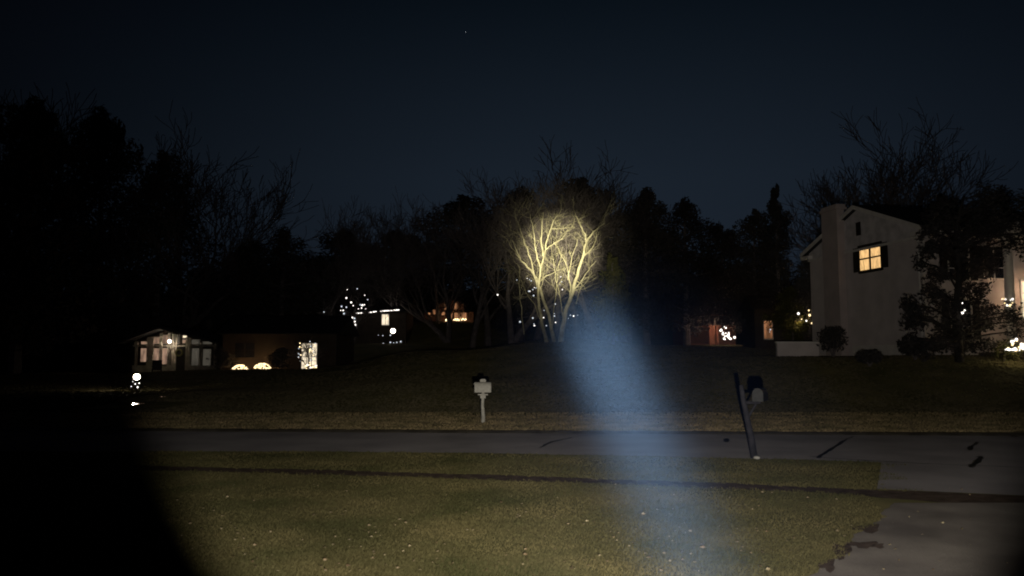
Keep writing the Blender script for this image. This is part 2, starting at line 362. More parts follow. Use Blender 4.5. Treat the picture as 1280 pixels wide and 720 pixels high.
tag(grass_mesh('verge_grass', 60000, (0, 0, 18.0, 24.5), keep_verge, .02, .06, .009, 3, M['dryblade']), 'thin dry grass on the far side of the road', 'grass', kind='stuff')
far = grass_mesh('far_lawn_grass', 110000, (0, 0, 24.5, 62.0), lambda x, y: abs(y - 27.3) > 1.3 or abs(x + 12.6) > 1.4, .02, .055, .018, 4, M['farblade'])
co_ = np.zeros(len(far.data.vertices) * 3); far.data.vertices.foreach_get('co', co_); co_ = co_.reshape(-1, 3)
gx, gy = np.arange(-45, 46, 1.0), np.arange(23, 66, 1.0); hz = np.array([[H(a, b) for a in gx] for b in gy])
ix = np.clip(co_[:, 0] + 45, 0, 89.99); iy = np.clip(co_[:, 1] - 23, 0, 41.99); i0 = ix.astype(int); j0 = iy.astype(int); fx = ix - i0; fy = iy - j0
co_[:, 2] += hz[j0, i0] * (1 - fx) * (1 - fy) + hz[j0, i0 + 1] * fx * (1 - fy) + hz[j0 + 1, i0] * (1 - fx) * fy + hz[j0 + 1, i0 + 1] * fx * fy
far.data.vertices.foreach_set('co', co_.ravel()); far.data.update()
tag(far, 'rough grass of the dark slope beyond the road', 'grass', kind='stuff')
rng = random.Random(5); mb = MB()
for i in range(420):                                             # dry leaves on the lawn
    px = rng.uniform(180, 1260); py = 605 + 115 * rng.random() ** .8; g = G(px, py)
    if not keep_near(g.x, g.y) and rng.random() < .75: continue
    s = rng.uniform(.006, .020) * (1.5 if rng.random() < .1 else 1); a = rng.uniform(0, 6.28); tl = rng.uniform(-.8, .8); zz = .03 if keep_near(g.x, g.y) else .016
    Mx = Matrix.Translation((g.x, g.y, zz + s * abs(math.sin(tl)))) @ Matrix.Rotation(a, 4, 'Z') @ Matrix.Rotation(tl + .5, 4, 'X')
    mb.poly([(-s, 0, 0), (-.3 * s, -.6 * s, .2 * s), (s, 0, 0), (-.3 * s, .6 * s, .2 * s)], Mx)
tag(mb.build('leaf_litter', M['dryleaf']), 'small pale dry leaves scattered over the near lawn', 'leaves', kind='stuff')

# ------------------------------------------------------------------ trees
def grow(rng, segs, p, d, L, r, depth, maxd, spread, upb, nb=(2, 4), gn=.16):
    """one branch as a crooked polyline; children leave along it"""
    n = 4 if depth < 2 else 3; pts = [p.copy()]; rad = [r]; q = p.copy(); dd = d.normalized()
    r1 = r * (.45 if depth < maxd else .25)
    for i in range(n):
        dd = (dd + Vector((rng.gauss(0, gn), rng.gauss(0, gn), rng.gauss(0, gn) + upb))).normalized()
        q = q + dd * L / n; pts.append(q.copy()); rad.append(r + (r1 - r) * (i + 1) / n)
    segs.append((depth, pts, rad))
    if depth >= maxd: return
    k = rng.randint(*nb) + (1 if depth == 0 else 0)
    for j in range(k):
        t = rng.uniform(.35, 1.0) if j else 1.0
        i = min(n - 1, int(t * n)); f = t * n - i; b = pts[i].lerp(pts[i + 1], min(1, f)) if i < n else pts[-1]
        ax = Vector((rng.gauss(0, 1), rng.gauss(0, 1), rng.gauss(0, .6))); t0 = (pts[min(i + 1, n)] - pts[i]).normalized()
        side = (ax - t0 * ax.dot(t0)); side.normalize()
        nd = (t0 + side * rng.uniform(.35, 1.0) * spread).normalized()
        grow(rng, segs, b, nd, L * rng.uniform(.55, .82), max(.008, (rad[i]) * rng.uniform(.45, .7)), depth + 1, maxd, spread, upb, nb, gn)
def segs_to(segs, lo, hi, name, m, parent, rmin=.0):
    mb = MB()
    for dep, pts, rad in segs:
        if lo <= dep <= hi: mb.tube(pts, [max(rmin, r) for r in rad], 7 if dep == 0 else (5 if dep < 3 else 3), cap=False)
    return mb.build(name, m, parent, smooth=True)
def bare_tree(name, seed, h, stems=1, spread=.8, maxd=5, rmin=.014, m='darkbark', nb=(3, 4)):
    rng = random.Random(seed); root = empty(name); segs = []
    for s in range(stems):
        a = s * 6.28 / stems + rng.random(); d = Vector((math.cos(a) * .3 * (stems > 1), math.sin(a) * .3 * (stems > 1), 1))
        grow(rng, segs, Vector((0, 0, -.2)), d, h * .36, h * .022, 0, maxd, spread, .07, nb)
    top = max(p.z for _, pts, _ in segs for p in pts)
    k = h / top; segs = [(dd, [p * k for p in pts], rad) for dd, pts, rad in segs]
    segs_to(segs, 0, 1, 'trunk', M[m], root); segs_to(segs, 2, 9, 'crown', M[m], root, rmin)
    root['w'] = max(abs(p.x) for _, pts, _ in segs for p in pts); return root
def leaf_cloud(mb, rng, c, r, n, s):
    """n small leaf faces in an uneven ellipsoid"""
    for i in range(n):
        d = Vector((rng.gauss(0, 1), rng.gauss(0, 1), rng.gauss(0, 1))).normalized() * (rng.random() ** .4)
        p = Vector((c[0] + d.x * r[0], c[1] + d.y * r[1], c[2] + d.z * r[2]))
        a = Vector((rng.gauss(0, 1), rng.gauss(0, 1), rng.gauss(0, 1))).normalized(); b = a.orthogonal().normalized(); q = s * rng.uniform(.5, 1.4)
        mb.add([p - a * q, p + b * q * .45, p + a * q, p - b * q * .45], [(0, 1, 2, 3)])
def evergreen(name, seed, h, w, conical=False, s=.22, n=5200, trunkh=.12, m='leaf'):
    rng = random.Random(seed); root = empty(name); t = MB()
    t.tube([(0, 0, -.2), (.05, 0, h * .4), (0, .05, h * .92)], [h * .022, h * .015, .03], 7); c = MB(); k = 34
    for i in range(k):
        f = i / k; z = h * (trunkh + (1 - trunkh) * f * .96)
        rr = w * .5 * ((1 - f) ** .8 + .06 if conical else math.sin(math.pi * (.18 + .80 * f)) ** .7) * rng.uniform(.55, 1.05)
        a = rng.uniform(0, 6.28); off = rr * rng.uniform(.35, .75); ce = Vector((off * math.cos(a), off * math.sin(a), z))
        t.tube([(0, 0, z - h * .04), ce], [h * .006, .015], 4)
        leaf_cloud(c, rng, ce, (rr * .6, rr * .6, h * (.045 if conical else .07)), n // k, s)
    t.build('trunk', M['darkbark'], root); c.build('crown', M[m], root); return root
def place(root, px, Y, top, width=None, h=None, w=None, rz=0):
    x = (px - 640) / F * Y / 1.0 ; z = H(x, Y); want = P(px, top, Y).z - z; s = want / h
    root.location = (x, Y, z); root.rotation_euler = (0, 0, rz)
    sx = s if not width else (width / F * Y) / w
    root.scale = (sx, sx, s)
def copy_tree(o, parent=None):
    c = o.copy(); C.objects.link(c)
    if parent: c.parent = parent
    for ch in list(o.children): copy_tree(ch, c)
    return c

protoB = [(bare_tree('bare_tree', 11 + i, 16, stems=(2 if i % 2 else 1), spread=.75 + .1 * i, maxd=5, rmin=.02, nb=(3, 4)), 16) for i in range(3)]
protoE = [(evergreen('evergreen_tree', 31 + i, 12, 7, conical=(i == 2), s=.13, n=13000), 12, 7) for i in range(3)]
GB = 'bare trees of the dark treeline'; GE = 'evergreens of the dark treeline'
bare_list = [
    (150, 84, 118, 0, 'tall dark bare tree with the widest crown, above the glass-fronted cottage'),
    (225, 88, 175, 1, 'dark bare tree on the right flank of the tall left-hand mass'),
    (392, 82, 250, 0, 'thin bare tree rising above the tall lit window'),
    (440, 88, 262, 2, 'faint bare tree behind the little tree hung with white bulbs'),
    (497, 84, 248, 1, 'slender bare tree directly above the house with the lit eaves'),
    (548, 92, 262, 2, 'bare tree above the orange-lit house'),
    (590, 70, 228, 0, 'dark bare tree left of the torch-lit tree'),
    (640, 62, 200, 1, 'tall bare tree behind the left limbs of the torch-lit tree'),
    (700, 66, 190, 2, 'tallest bare tree, straight behind the torch-lit tree'),
    (748, 60, 205, 0, 'tall bare tree behind the right limb of the torch-lit tree'),
    (610, 76, 205, 2, 'dense bare tree left of the tallest one, its crown over the torch-lit tree\'s left edge'),
    (668, 72, 192, 0, 'dense bare tree just left of the tallest bare tree'),
    (724, 74, 194, 1, 'dense bare tree just right of the tallest bare tree'),
    (770, 70, 214, 2, 'bare tree leaning over the torch-lit tree\'s right edge'),
    (560, 80, 240, 1, 'bare tree at the left foot of the high middle mass'),
    (320, 86, 262, 2, 'bare tree in the gap right of the tall left-hand mass'),
    (468, 90, 268, 0, 'thin bare tree between the bulb-hung tree and the lit eaves'),
    (205, 92, 130, 2, 'bare tree with its top just left of the sky gap above the cottage'),
    (90, 90, 95, 1, 'tallest bare tree at the far left, highest top in the photo'),
    (785, 72, 232, 1, 'bare tree between the torch-lit tree and the round evergreens'),
    (1100, 62, 158, 0, 'very tall faint bare tree behind the white house\'s chimney'),
    (1060, 68, 185, 1, 'faint bare tree just left of the white house\'s chimney top'),
    (1145, 70, 160, 1, 'very tall faint bare tree above the middle of the white roof'),
    (1235, 72, 190, 0, 'faint bare tree at the right above the portico'),
    (1190, 66, 172, 2, 'very tall faint bare tree behind the roof of the white house'),
]
usedB = [False] * 3
for i, (px, Y, top, k, lab) in enumerate(bare_list):
    o, h = protoB[k]
    if usedB[k]: o = copy_tree(o)
    usedB[k] = True; place(o, px, Y, top, h=h, rz=i * 1.3); tag(o, lab, 'tree', GB)
ever_list = [
    (20, 60, 120, 230, 0, 'huge black evergreen filling the far left edge'),
    (120, 74, 135, 190, 1, 'huge black evergreen left of the glass-fronted cottage'),
    (195, 84, 190, 150, 0, 'tall black evergreen straight behind the glass-fronted cottage'),
    (310, 84, 300, 120, 1, 'black evergreen behind the lone white lamp'),
    (262, 90, 335, 140, 0, 'low dark evergreen right of the glass-fronted cottage'),
    (352, 76, 285, 120, 1, 'dark evergreen above the two glowing shrubs'),
    (425, 100, 285, 170, 0, 'dark evergreen behind the little tree hung with white bulbs'),
    (500, 105, 288, 170, 1, 'dark evergreen behind the house with the lit eaves'),
    (575, 100, 245, 170, 0, 'dark evergreen behind the orange-lit house'),
    (650, 78, 232, 160, 1, 'dark evergreen behind the torch-lit tree, left side'),
    (735, 82, 222, 170, 0, 'dark evergreen behind the torch-lit tree, right side'),
    (808, 62, 236, 135, 1, 'rounded evergreen with the highest top right of the torch-lit tree'),
    (858, 66, 246, 130, 0, 'rounded evergreen above the pale brick gate pier'),
    (905, 74, 280, 110, 1, 'lowest evergreen, in the dip of the treeline above the orange-lit porch'),
    (945, 62, 262, 100, 0, 'dark evergreen left of the pointed conifer'),
    (974, 56, 226, 95, 2, 'pointed conifer standing above the treeline left of the white house'),
    (1012, 50, 312, 50, 1, 'dark evergreen touching the left wall of the white house'),
    (1180, 54, 243, 130, 0, 'black evergreen behind the roof of the white house'),
    (1262, 52, 232, 130, 1, 'black evergreen behind the portico of the white house'),
]
usedE = [False] * 3
for i, (px, Y, top, wd, k, lab) in enumerate(ever_list):
    o, h, w = protoE[k]
    if usedE[k]: o = copy_tree(o)
    usedE[k] = True; place(o, px, Y, top, width=wd, h=h, w=w, rz=i * 2.1); tag(o, lab, 'tree', GE)
rng = random.Random(3); mb = MB()
for i in range(150):
    px = -300 + 1900 * i / 150; Y = rng.uniform(112, 135); x = (px - 640) / F * Y
    top = 352 + 18 * math.sin(px * .013) + rng.uniform(-14, 14); zt = P(px, top, Y).z; zb = H(x, Y)
    for k in range(3):
        leaf_cloud(mb, rng, (x, Y, zb + (zt - zb) * (.2 + .3 * k)), (4.2, 3, (zt - zb) * .28), 90, .8)
tag(mb.build('far_woods', M['leaf']), 'black wooded ridge closing the view behind all the houses', 'woods', kind='stuff')

# the torch-lit tree, traced limb by limb at 50 m
TY = 50.0; bx = (696 - 640) / F * TY; TB = Vector((bx, TY, H(bx, TY)))
tr = empty('bare_tree', TB); tag(tr, 'pale multi-stemmed bare tree brightly lit by the torch beam', 'tree')
def LP(px, py, dy=0.0): return P(px, py, TY + dy) - TB
rng = random.Random(21)
limbs = [   # (pixel polyline with depth offsets, start radius, end radius)
    ([(686, 436, -.1), (679, 412, -.2), (674, 385, -.4), (672, 360, -.5), (676, 335, -.4), (681, 312, -.2), (687, 290, .1), (692, 275, .3)], .20, .055),
    ([(694, 437, 0), (690, 412, 0), (683, 385, .2), (673, 352, .4), (664, 338, .5), (652, 326, .7), (645, 312, .9), (640, 300, 1.0)], .21, .05),
    ([(698, 437, 0), (704, 410, -.1), (709, 385, -.2), (716, 364, -.3), (721, 345, -.4), (728, 322, -.5), (733, 304, -.5), (732, 293, -.4), (725, 281, -.2), (720, 270, 0)], .27, .06),
    ([(733, 302, -.5), (740, 292, -.7), (748, 285, -.8), (756, 279, -1)], .12, .035),
    ([(672, 360, .3), (667, 338, .3), (661, 318, .2), (654, 297, 0), (650, 284, -.1)], .11, .03),
    ([(676, 335, -.4), (670, 318, -.6), (668, 300, -.8), (665, 280, -1), (663, 268, -1)], .10, .03),
    ([(679, 320, -.3), (677, 300, -.1), (678, 280, .1), (679, 265, .2)], .11, .03),
    ([(649, 322, .7), (640, 310, .4), (633, 298, .2)], .06, .02),
    ([(712, 374, .1), (712, 350, .5), (708, 330, .8), (700, 316, 1), (692, 302, 1.2)], .09, .03),
    ([(710, 350, .5), (713, 330, .3), (718, 312, .2), (722, 300, 0)], .06, .02),
    ([(717, 362, -.3), (726, 352, -.6), (735, 338, -.8), (745, 326, -1)], .07, .02),
    ([(720, 350, -.3), (728, 356, -.5), (733, 364, -.6)], .05, .02),
    ([(728, 322, -.5), (737, 314, -.2), (743, 304, .1), (746, 296, .3)], .08, .025),
    ([(682, 312, -.2), (690, 306, -.5), (700, 300, -.6), (706, 294, -.8)], .06, .02),
    ([(672, 355, 0), (683, 345, .3), (694, 340, .6), (700, 328, .9)], .055, .02),
    ([(690, 412, 0), (693, 380, .5), (697, 350, .9), (699, 330, 1.2)], .06, .02),
    ([(704, 400, .3), (699, 370, .7), (693, 340, 1), (690, 318, 1.2)], .055, .02),
    ([(655, 418, .8), (652, 385, .9), (648, 355, 1.0), (650, 335, 1.1)], .07, .02),
    ([(676, 400, .4), (668, 380, .6), (657, 366, .9), (650, 345, 1.1)], .055, .02),
    ([(690, 286, 0), (702, 286, .2), (714, 284, .3)], .04, .02),
    ([(720, 380, .3), (724, 366, .5), (728, 352, .8), (740, 342, 1.1)], .05, .02),
]
tm = MB(); twigs = []
for pl, r0, r1 in limbs:
    pts = [LP(*p) for p in pl]; fine = []; n = len(pts)
    for i in range(n - 1):
        for k in range(3):
            q = pts[i].lerp(pts[i + 1], k / 3); fine.append(q + Vector((rng.gauss(0, .03), rng.gauss(0, .03), 0)) * (i + k > 0))
    fine.append(pts[-1]); m_ = len(fine); rad = [.78 * (r0 + (r1 * .7 - r0) * (i / (m_ - 1)) ** .6) for i in range(m_)]
    tm.tube(fine, rad, 8, cap=False)
    for i in range(int(m_ * .3), m_):
        for _ in range(1):
            if fine[i].z < 2.6 or rng.random() < .42: continue
            t = (fine[i] - fine[i - 1]).normalized(); a = Vector((rng.gauss(0, 1), rng.gauss(0, 1), rng.gauss(.35, .6))).normalized()
            nd = (t * .9 + a * .9).normalized(); nd.z = abs(nd.z) * .9 + .15
            L = rng.uniform(.4, 1.15); segs = []; grow(rng, segs, fine[i], nd, L, max(.013, rad[i] * .28), 1, 4, .8, .08, (1, 3), .2)
            twigs += [s_ for s_ in segs]
tm.build('trunk', M['bark'], tr, smooth=True); segs_to(twigs, 0, 9, 'crown', M['bark'], tr, .0065)
# yellow-green shrubby evergreen at its right shoulder
o = evergreen('evergreen_shrub', 77, 5, 3.2, s=.16, n=2600, m='leafy'); place(o, 766, 51, 318, width=60, h=5, w=3.2)
tag(o, 'yellow-green shrub catching the edge of the torch light right of the lit tree', 'shrub')

# ------------------------------------------------------------------ generic lit bits
_bulb = {}
def bulb_mesh(r, m):
    k = (round(r, 3), m)
    if k not in _bulb:
        mb = MB(); mb.ball((0, 0, 0), r, n=8, m=5); o = mb.build('bulb', M[m], smooth=True); _bulb[k] = o.data; bpy.data.objects.remove(o)
    return _bulb[k]
def lights(name, label, pts, r, m='bulb_w', cat='string lights', group=None, wire=True):
    """pts: world points; one thing with a wire and each bulb a part"""
    root = empty(name, pts[0]); tag(root, label, cat, group)
    if wire and len(pts) > 1:
        mb = MB(); mb.tube([p - pts[0] + Vector((0, r, 0)) for p in pts], [.008] * len(pts), 3); mb.build('wire', M['mblack'], root)
    for i, p in enumerate(pts):
        o = bpy.data.objects.new('bulb', bulb_mesh(r, m if not isinstance(m, list) else m[i % len(m)])); C.objects.link(o); o.parent = root; o.location = p - pts[0]
        s = .6 + .8 * ((i * 37 % 11) / 11); o.scale = (s, s, s)
    return root
def wframe(root, o, u, n, w, h, pane, cols=2, rows=2, t=.05, shutters=0, name='window', trimm='trim'):
    """window on a wall: o lower left corner, u along the wall, n outward; frame, glazing bars, one pane sub-part"""
    u = Vector(u).normalized(); n = Vector(n).normalized(); Mx = Matrix((( u.x, -n.x, 0, o[0]), (u.y, -n.y, 0, o[1]), (0, 0, 1, o[2]), (0, 0, 0, 1)))
    f = MB(); d = .06
    f.box(-t, 0, -d, .02, -t, h + t, Mx); f.box(w, w + t, -d, .02, -t, h + t, Mx); f.box(0, w, -d, .02, h, h + t, Mx); f.box(-.02, w + .02, -d - .05, .02, -t - .02, 0, Mx)
    for i in range(1, cols): f.box(w * i / cols - t * .5, w * i / cols + t * .5, -d + .01, .0, 0, h, Mx)
    for j in range(1, rows): f.box(0, w, -d + .014, -.002, h * j / rows - t * .3, h * j / rows + t * .3, Mx)
    fo = f.build(name, M[trimm], root)
    g = MB(); g.box(.001, w - .001, -.025, -.012, .001, h - .001, Mx); g.build('pane', M[pane], fo)
    for sx in ((-t - shutters - .02, -t - .02), (w + t + .02, w + t + .02 + shutters)) if shutters else ():
        s = MB(); s.box(sx[0], sx[1], -.07, -.004, -.03, h + .03, Mx)
        for k in range(14): s.box(sx[0] + .05, sx[1] - .05, -.085, -.072, h * k / 14 + .02, h * k / 14 + .06, Mx)
        s.build('shutter', M['shutter'], root)
    return fo

# ------------------------------------------------------------------ white house on the right
WX, WD = 8.57, 8.57; rz = math.atan2(.2, .98); zg = 1.8
HX = empty('house', (17.8, 34.5, zg), rz); tag(HX, 'white painted brick two-storey house with one lit gable window and a columned portico', 'house')
HLEN, HE, HPK = 15.0, 5.5, 7.15
mb = MB(); mb.prism([(0, 0, -.3), (0, WD, -.3), (0, WD, HE), (0, 0, HE)], (HLEN, 0, 0)); mb.build('wall', M['wbrick'], HX)
mb = MB(); mb.prism([(-.03, -.03, HE - .35), (-.03, WD + .03, HE - .35), (-.03, WD + .03, HE + .01), (-.03, WD / 2, HPK), (-.03, -.03, HE + .01)], (HLEN + .06, 0, 0))
mb.build('gable', M['siding'], HX)
mb = MB()
for s in (0, 1):
    y0 = -.42 if s == 0 else WD + .42; e = HE - .10
    a = [(-.28, y0, e), (-.28, WD / 2, HPK + .06), (-.28, WD / 2, HPK + .24), (-.28, y0, e + .17)]
    mb.prism(a if s == 0 else a[::-1], (HLEN + .56, 0, 0))
mb.build('roof', M['roof'], HX)
mb = MB()
for s in (0, 1):                                                  # rake boards and eave returns
    y0 = -.44 if s == 0 else WD + .44
    a = [(-.31, y0, HE - .14), (-.31, WD / 2, HPK + .0), (-.31, WD / 2, HPK + .2), (-.31, y0, HE + .06)]
    mb.prism(a if s == 0 else a[::-1], (.05, 0, 0))
mb.box(-.10, -.032, -.05, WD + .05, HE - .42, HE - .30); mb.box(-.30, 0, -.42, .30, HE - .32, HE - .13); mb.box(-.30, 0, WD - .3, WD + .42, HE - .32, HE - .13)
mb.box(0, HLEN, -.42, -.002, HE - .32, HE - .12); mb.box(-.04, .12, -.04, -.002, -.1, HE - .33)
mb.build('trim', M['trim'], HX)
mb = MB(); mb.tube([(-.07, .10, HE - .35), (-.07, .10, .3), (-.25, .10, .15)], [.045] * 3, 8); mb.build('downpipe', M['trim'], HX)
mb = MB()                                                          # outside chimney on the gable
c0, c1 = WD * (1 - .375), WD * (1 - .22)
mb.box(-.45, -.034, c0, c1, -.3, 7.35); mb.box(-.52, .1, c0 - .06, c1 + .06, 7.35, 7.47); mb.box(-.45, .05, c0 - .01, c1 + .01, 7.47, 7.62)
mb.build('chimney', M['chim'], HX)
# gable window: along the wall towards the viewer
wy = WD * (1 - .598)
wframe(HX, (-.004, wy + .78, 4.1), (0, -1, 0), (-1, 0, 0), 1.56, 1.12, 'win_warm', 2, 2, .12, shutters=.34, trimm='shutter')
mb = MB(); mb.box(-.08, -.032, WD / 2 - .22, WD / 2 + .10, HE + .35, HE + 1.0)
for k in range(7): mb.box(-.10, -.082, WD / 2 - .19, WD / 2 + .07, HE + .39 + k * .085, HE + .43 + k * .085)
mb.build('vent', M['shutter'], HX)
mb = MB(); mb.box(-.10, -.003, -.02, 5.0, -.3, .5); mb.build('foundation', M['trim'], HX)
for (x, z, w, h) in [(1.3, 3.3, 1.0, 1.5), (1.3, .7, 1.0, 1.7),]:
    wframe(HX, (x, -.004, z), (1, 0, 0), (0, -1, 0), w, h, 'glass', 2, 3, .06, shutters=.35)
wframe(HX, (3.1, -.004, 3.4), (1, 0, 0), (0, -1, 0), 1.0, 1.4, 'glass', 2, 3, .06, shutters=.35)
wframe(HX, (4.95, -.004, 1.7), (1, 0, 0), (0, -1, 0), 1.3, 1.6, 'win_white', 2, 3, .06)
mb = MB(); mb.box(8.2, 9.3, -.06, -.003, .1, 2.3); d = mb.build('door', M['shutter'], HX); mb = MB(); mb.ball((8.35, -.1, 1.15), .04); mb.build('handle', M['kerb'], d)
PX0, PX1, PD = 2.6, 8.4, 1.9                                      # portico
mb = MB(); mb.box(PX0, PX1, -PD, -.003, -.3, .12); mb.box(PX0 + .4, PX1 - .4, -PD - .35, -PD - .003, -.3, -.05); mb.build('porch_floor', M['kerb'], HX)
mb = MB(); mb.box(PX0 - .1, PX1 + .1, -PD - .1, -.44, HE - .55, HE - .12); mb.box(PX0 - .28, PX1 + .28, -PD - .28, -.44, HE - .118, HE + .05); mb.box(PX0 - .18, PX1 + .18, -PD - .18, -.44, HE - .30, HE - .24); mb.build('entablature', M['trim'], HX)
for i in range(4):
    x = PX0 + .2 + i * (PX1 - PX0 - .4) / 3; mb = MB()
    mb.box(x - .26, x + .26, -PD + .0, -PD + .48, .122, .24); mb.lathe([(.24, .24), (.22, .3), (.2, .34), (.19, 2.5), (.165, HE - .8), (.2, HE - .77), (.23, HE - .68), (.23, HE - .62)], (x, -PD + .24, 0), 18)
    mb.box(x - .25, x + .25, -PD - .01, -PD + .49, HE - .62, HE - .552); mb.build('column', M['trim'], HX, smooth=False)
mb = MB(); mb.ball((4.5, -.9, 3.0), .14); mb.build('porch_lamp', M['globe'], HX); lamp('porch_light', (4.5, -1.0, 2.75), 26, (1, .58, .30), parent=HX)
# low white garden wall left of it
a = P(972, 447, 40); b = P(1024, 447, 40); gw = empty('garden_wall', (a.x, 40, H(a.x, 40))); tag(gw, 'low white garden wall left of the white house', 'wall')
mb = MB(); mb.box(0, b.x - a.x, 0, .22, -.4, .68); mb.build('wall', M['wbrick'], gw); mb = MB(); mb.box(-.04, b.x - a.x + .04, -.04, .26, .68, .76); mb.build('coping', M['trim'], gw)
# neighbour wall with windows glowing behind the shrub
nb = empty('outbuilding', P(1004, 440, 54)); nb.location.z = H(nb.location.x, 54) - .1; tag(nb, 'small pink-lit outbuilding half hidden behind the shrub beside the white house', 'outbuilding')
mb = MB(); mb.box(-3.2, 2.2, 0, 3, -.3, 2.9); mb.build('wall', M['dwall'], nb); mb = MB(); mb.prism([(-3.4, -.3, 2.9), (-3.4, 3.3, 2.9), (-3.4, 1.5, 3.9)], (5.8, 0, 0)); mb.build('roof', M['roof'], nb)
for x in (-2.6, -.75, .35): wframe(nb, (x, -.004, .9), (1, 0, 0), (0, -1, 0), .55, 1.2, 'win_orange', 1, 2)
lamp('outbuilding_light', (.4, -1.6, 3.0), 40, (1, .75, .4), parent=nb)
o = evergreen('laurel_shrub', 91, 4, 3.4, s=.15, n=3400, m='leafy'); place(o, 990, 51, 358, width=66, h=4, w=3.4); tag(o, 'broad laurel shrub lit yellow beside the white house', 'shrub')
lights('string_lights', 'few white bulbs in the lit laurel shrub', [P(x, y, 48.8) for x, y in [(1002, 399), (1008, 401), (1012, 394), (1017, 397), (1015, 404), (998, 392), (1011, 388), (1017, 390)]], .06, ['bulb_y', 'bulb_w'], group='strings of small lights')

lamp('laurel_fill', P(1012, 394, 49.6), 7, (1, .74, .32), rad=.1)  # unseen lamps added in the crown to brighten its leaves
lamp('laurel_fill', P(1000, 402, 49.9), 4, (1, .74, .32), rad=.1)
# big dark tree before the house
Y = 31.8; x0 = (1197 - 640) / F * Y; z0 = H(x0, Y); ct = empty('magnolia_tree', (x0, Y, z0)); tag(ct, 'large dark broadleaf evergreen standing in front of the white house', 'tree')
rng = random.Random(12); t = MB(); c = MB()
q = lambda px, py, dy=0: P(px, py, Y + dy) - Vector((x0, Y, z0))
t.tube([(0, 0, -.3), q(1199, 420), q(1196, 380), q(1200, 340), q(1194, 300), q(1200, 262), q(1206, 245)], [.19, .17, .15, .12, .1, .07, .03], 8)
blobs = [(1210, 252, 38, 12), (1170, 262, 26, 11), (1245, 262, 34, 14), (1270, 275, 26, 13), (1190, 280, 34, 12), (1225, 290, 26, 10), (1160, 290, 18, 8), (1165, 318, 22, 12), (1150, 326, 12, 7), (1190, 322, 16, 9),
         (1235, 318, 24, 9), (1262, 312, 16, 9), (1212, 338, 18, 8), (1180, 345, 22, 9), (1160, 362, 24, 11), (1142, 378, 18, 9), (1175, 380, 26, 12), (1205, 372, 12, 12), (1150, 400, 26, 12), (1135, 418, 18, 10), (1175, 412, 22, 10),
         (1160, 430, 20, 8), (1203, 402, 10, 16), (1200, 428, 12, 10), (1225, 372, 16, 9), (1240, 385, 22, 11), (1258, 392, 16, 10), (1270, 402, 14, 9), (1235, 402, 20, 7), (1222, 412, 12, 6), (1268, 418, 16, 7), (1286, 300, 20, 16)]
blobs += [(1150, 436, 22, 9), (1180, 428, 20, 10), (1216, 432, 18, 9), (1236, 424, 18, 9), (1140, 396, 14, 10), (1190, 398, 18, 10), (1215, 352, 18, 9), (1200, 440, 16, 6)]
for _ in range(20): blobs.append((rng.gauss(1212, 36), rng.uniform(245, 335), rng.uniform(8, 17), rng.uniform(8, 16)))
for px, py, w, h in blobs:
    w *= .82; h *= 1.25; px += rng.uniform(-5, 5); py += rng.uniform(-4, 4)
    dy = rng.uniform(-1.3, 1.6); ce = q(px, py, dy); t.tube([q(1197, min(425, py + 22)), ce.lerp(q(1197, py + 8), .4), ce], [.06, .04, .015], 5)
    for k in range(4):
        cc = q(px + rng.uniform(-.6, .6) * w, py + rng.uniform(-.9, .9) * h, dy + rng.uniform(-.5, .5))
        leaf_cloud(c, rng, cc, (w * .6 * Y / F, .6, h * .85 * Y / F), int(w * h * .30) + 14, .085)
t.build('trunk', M['darkerbark'], ct, smooth=True); c.build('crown', M['leaf'], ct)
# shrubs at the foot of the house
for px, py, w, h, lab in [(1040, 408, 34, 40, 'dark rounded shrub under the chimney of the white house'), (1142, 424, 34, 24, 'low grey-green shrub left of the magnolia trunk'), (1085, 438, 26, 10, 'lowest clipped shrub along the gable wall of the white house')]:
    YY = 37.5 if px < 1050 else 32.5; x = (px - 640) / F * YY; rt = empty('foundation_shrub', (x, YY, H(x, YY))); tag(rt, lab, 'shrub', 'shrubs along the foot of the white house')
    c = MB(); t = MB(); ht = P(px, py, YY).z - H(x, YY)
    for k in range(7): 
        a = k * .9; e = Vector((math.cos(a) * w * .25 * YY / F, .3 * math.sin(a), ht * .6)); t.tube([(0, 0, -.05), e], [.03, .01], 4); leaf_cloud(c, rng, e, (w * .3 * YY / F, .5, ht * .42), 170, .08)
    t.build('stem', M['darkbark'], rt); c.build('foliage', M['leaf'], rt)
# lit shrub and garland by the portico
def zig(px0, px1, py0, py1, n, Y, seed):
    r_ = random.Random(seed); return [P(px0 + (px1 - px0) * i / max(1, n - 1) + r_.uniform(-3, 3), py0 + (py1 - py0) * r_.random(), Y + r_.uniform(-.2, .2)) for i in range(n)]
lights('string_lights', 'bright white lights heaped on the shrub before the portico', zig(1262, 1282, 422, 438, 22, 31.5, 2) , .05, ['bulb_w', 'bulb_y'], group='strings of small lights')
lights('string_lights', 'short row of bright lights on the ground before the portico', [P(1257 + i * 2.2, 437 - .3 * (i % 2), 31.3) for i in range(7)], .045, 'bulb_w', group='strings of small lights')
lights('garland', 'lit garland on the portico rail, above the magnolia\'s right side', zig(1254, 1266, 373, 384, 11, 32.6, 4), .035, ['bulb_w', 'bulb_y'], group='strings of small lights')
lights('string_lights', 'three white bulbs glinting through the magnolia', [P(1203, 379, 30.8), P(1206, 388, 30.8), P(1203, 391, 30.8)], .045, 'bulb_w', group='strings of small lights')
gp = P(1268, 436, 31.2); lamp('shrub_glow', gp + Vector((.2, -.6, .35)), 36, (1, .8, .45), rad=.25)
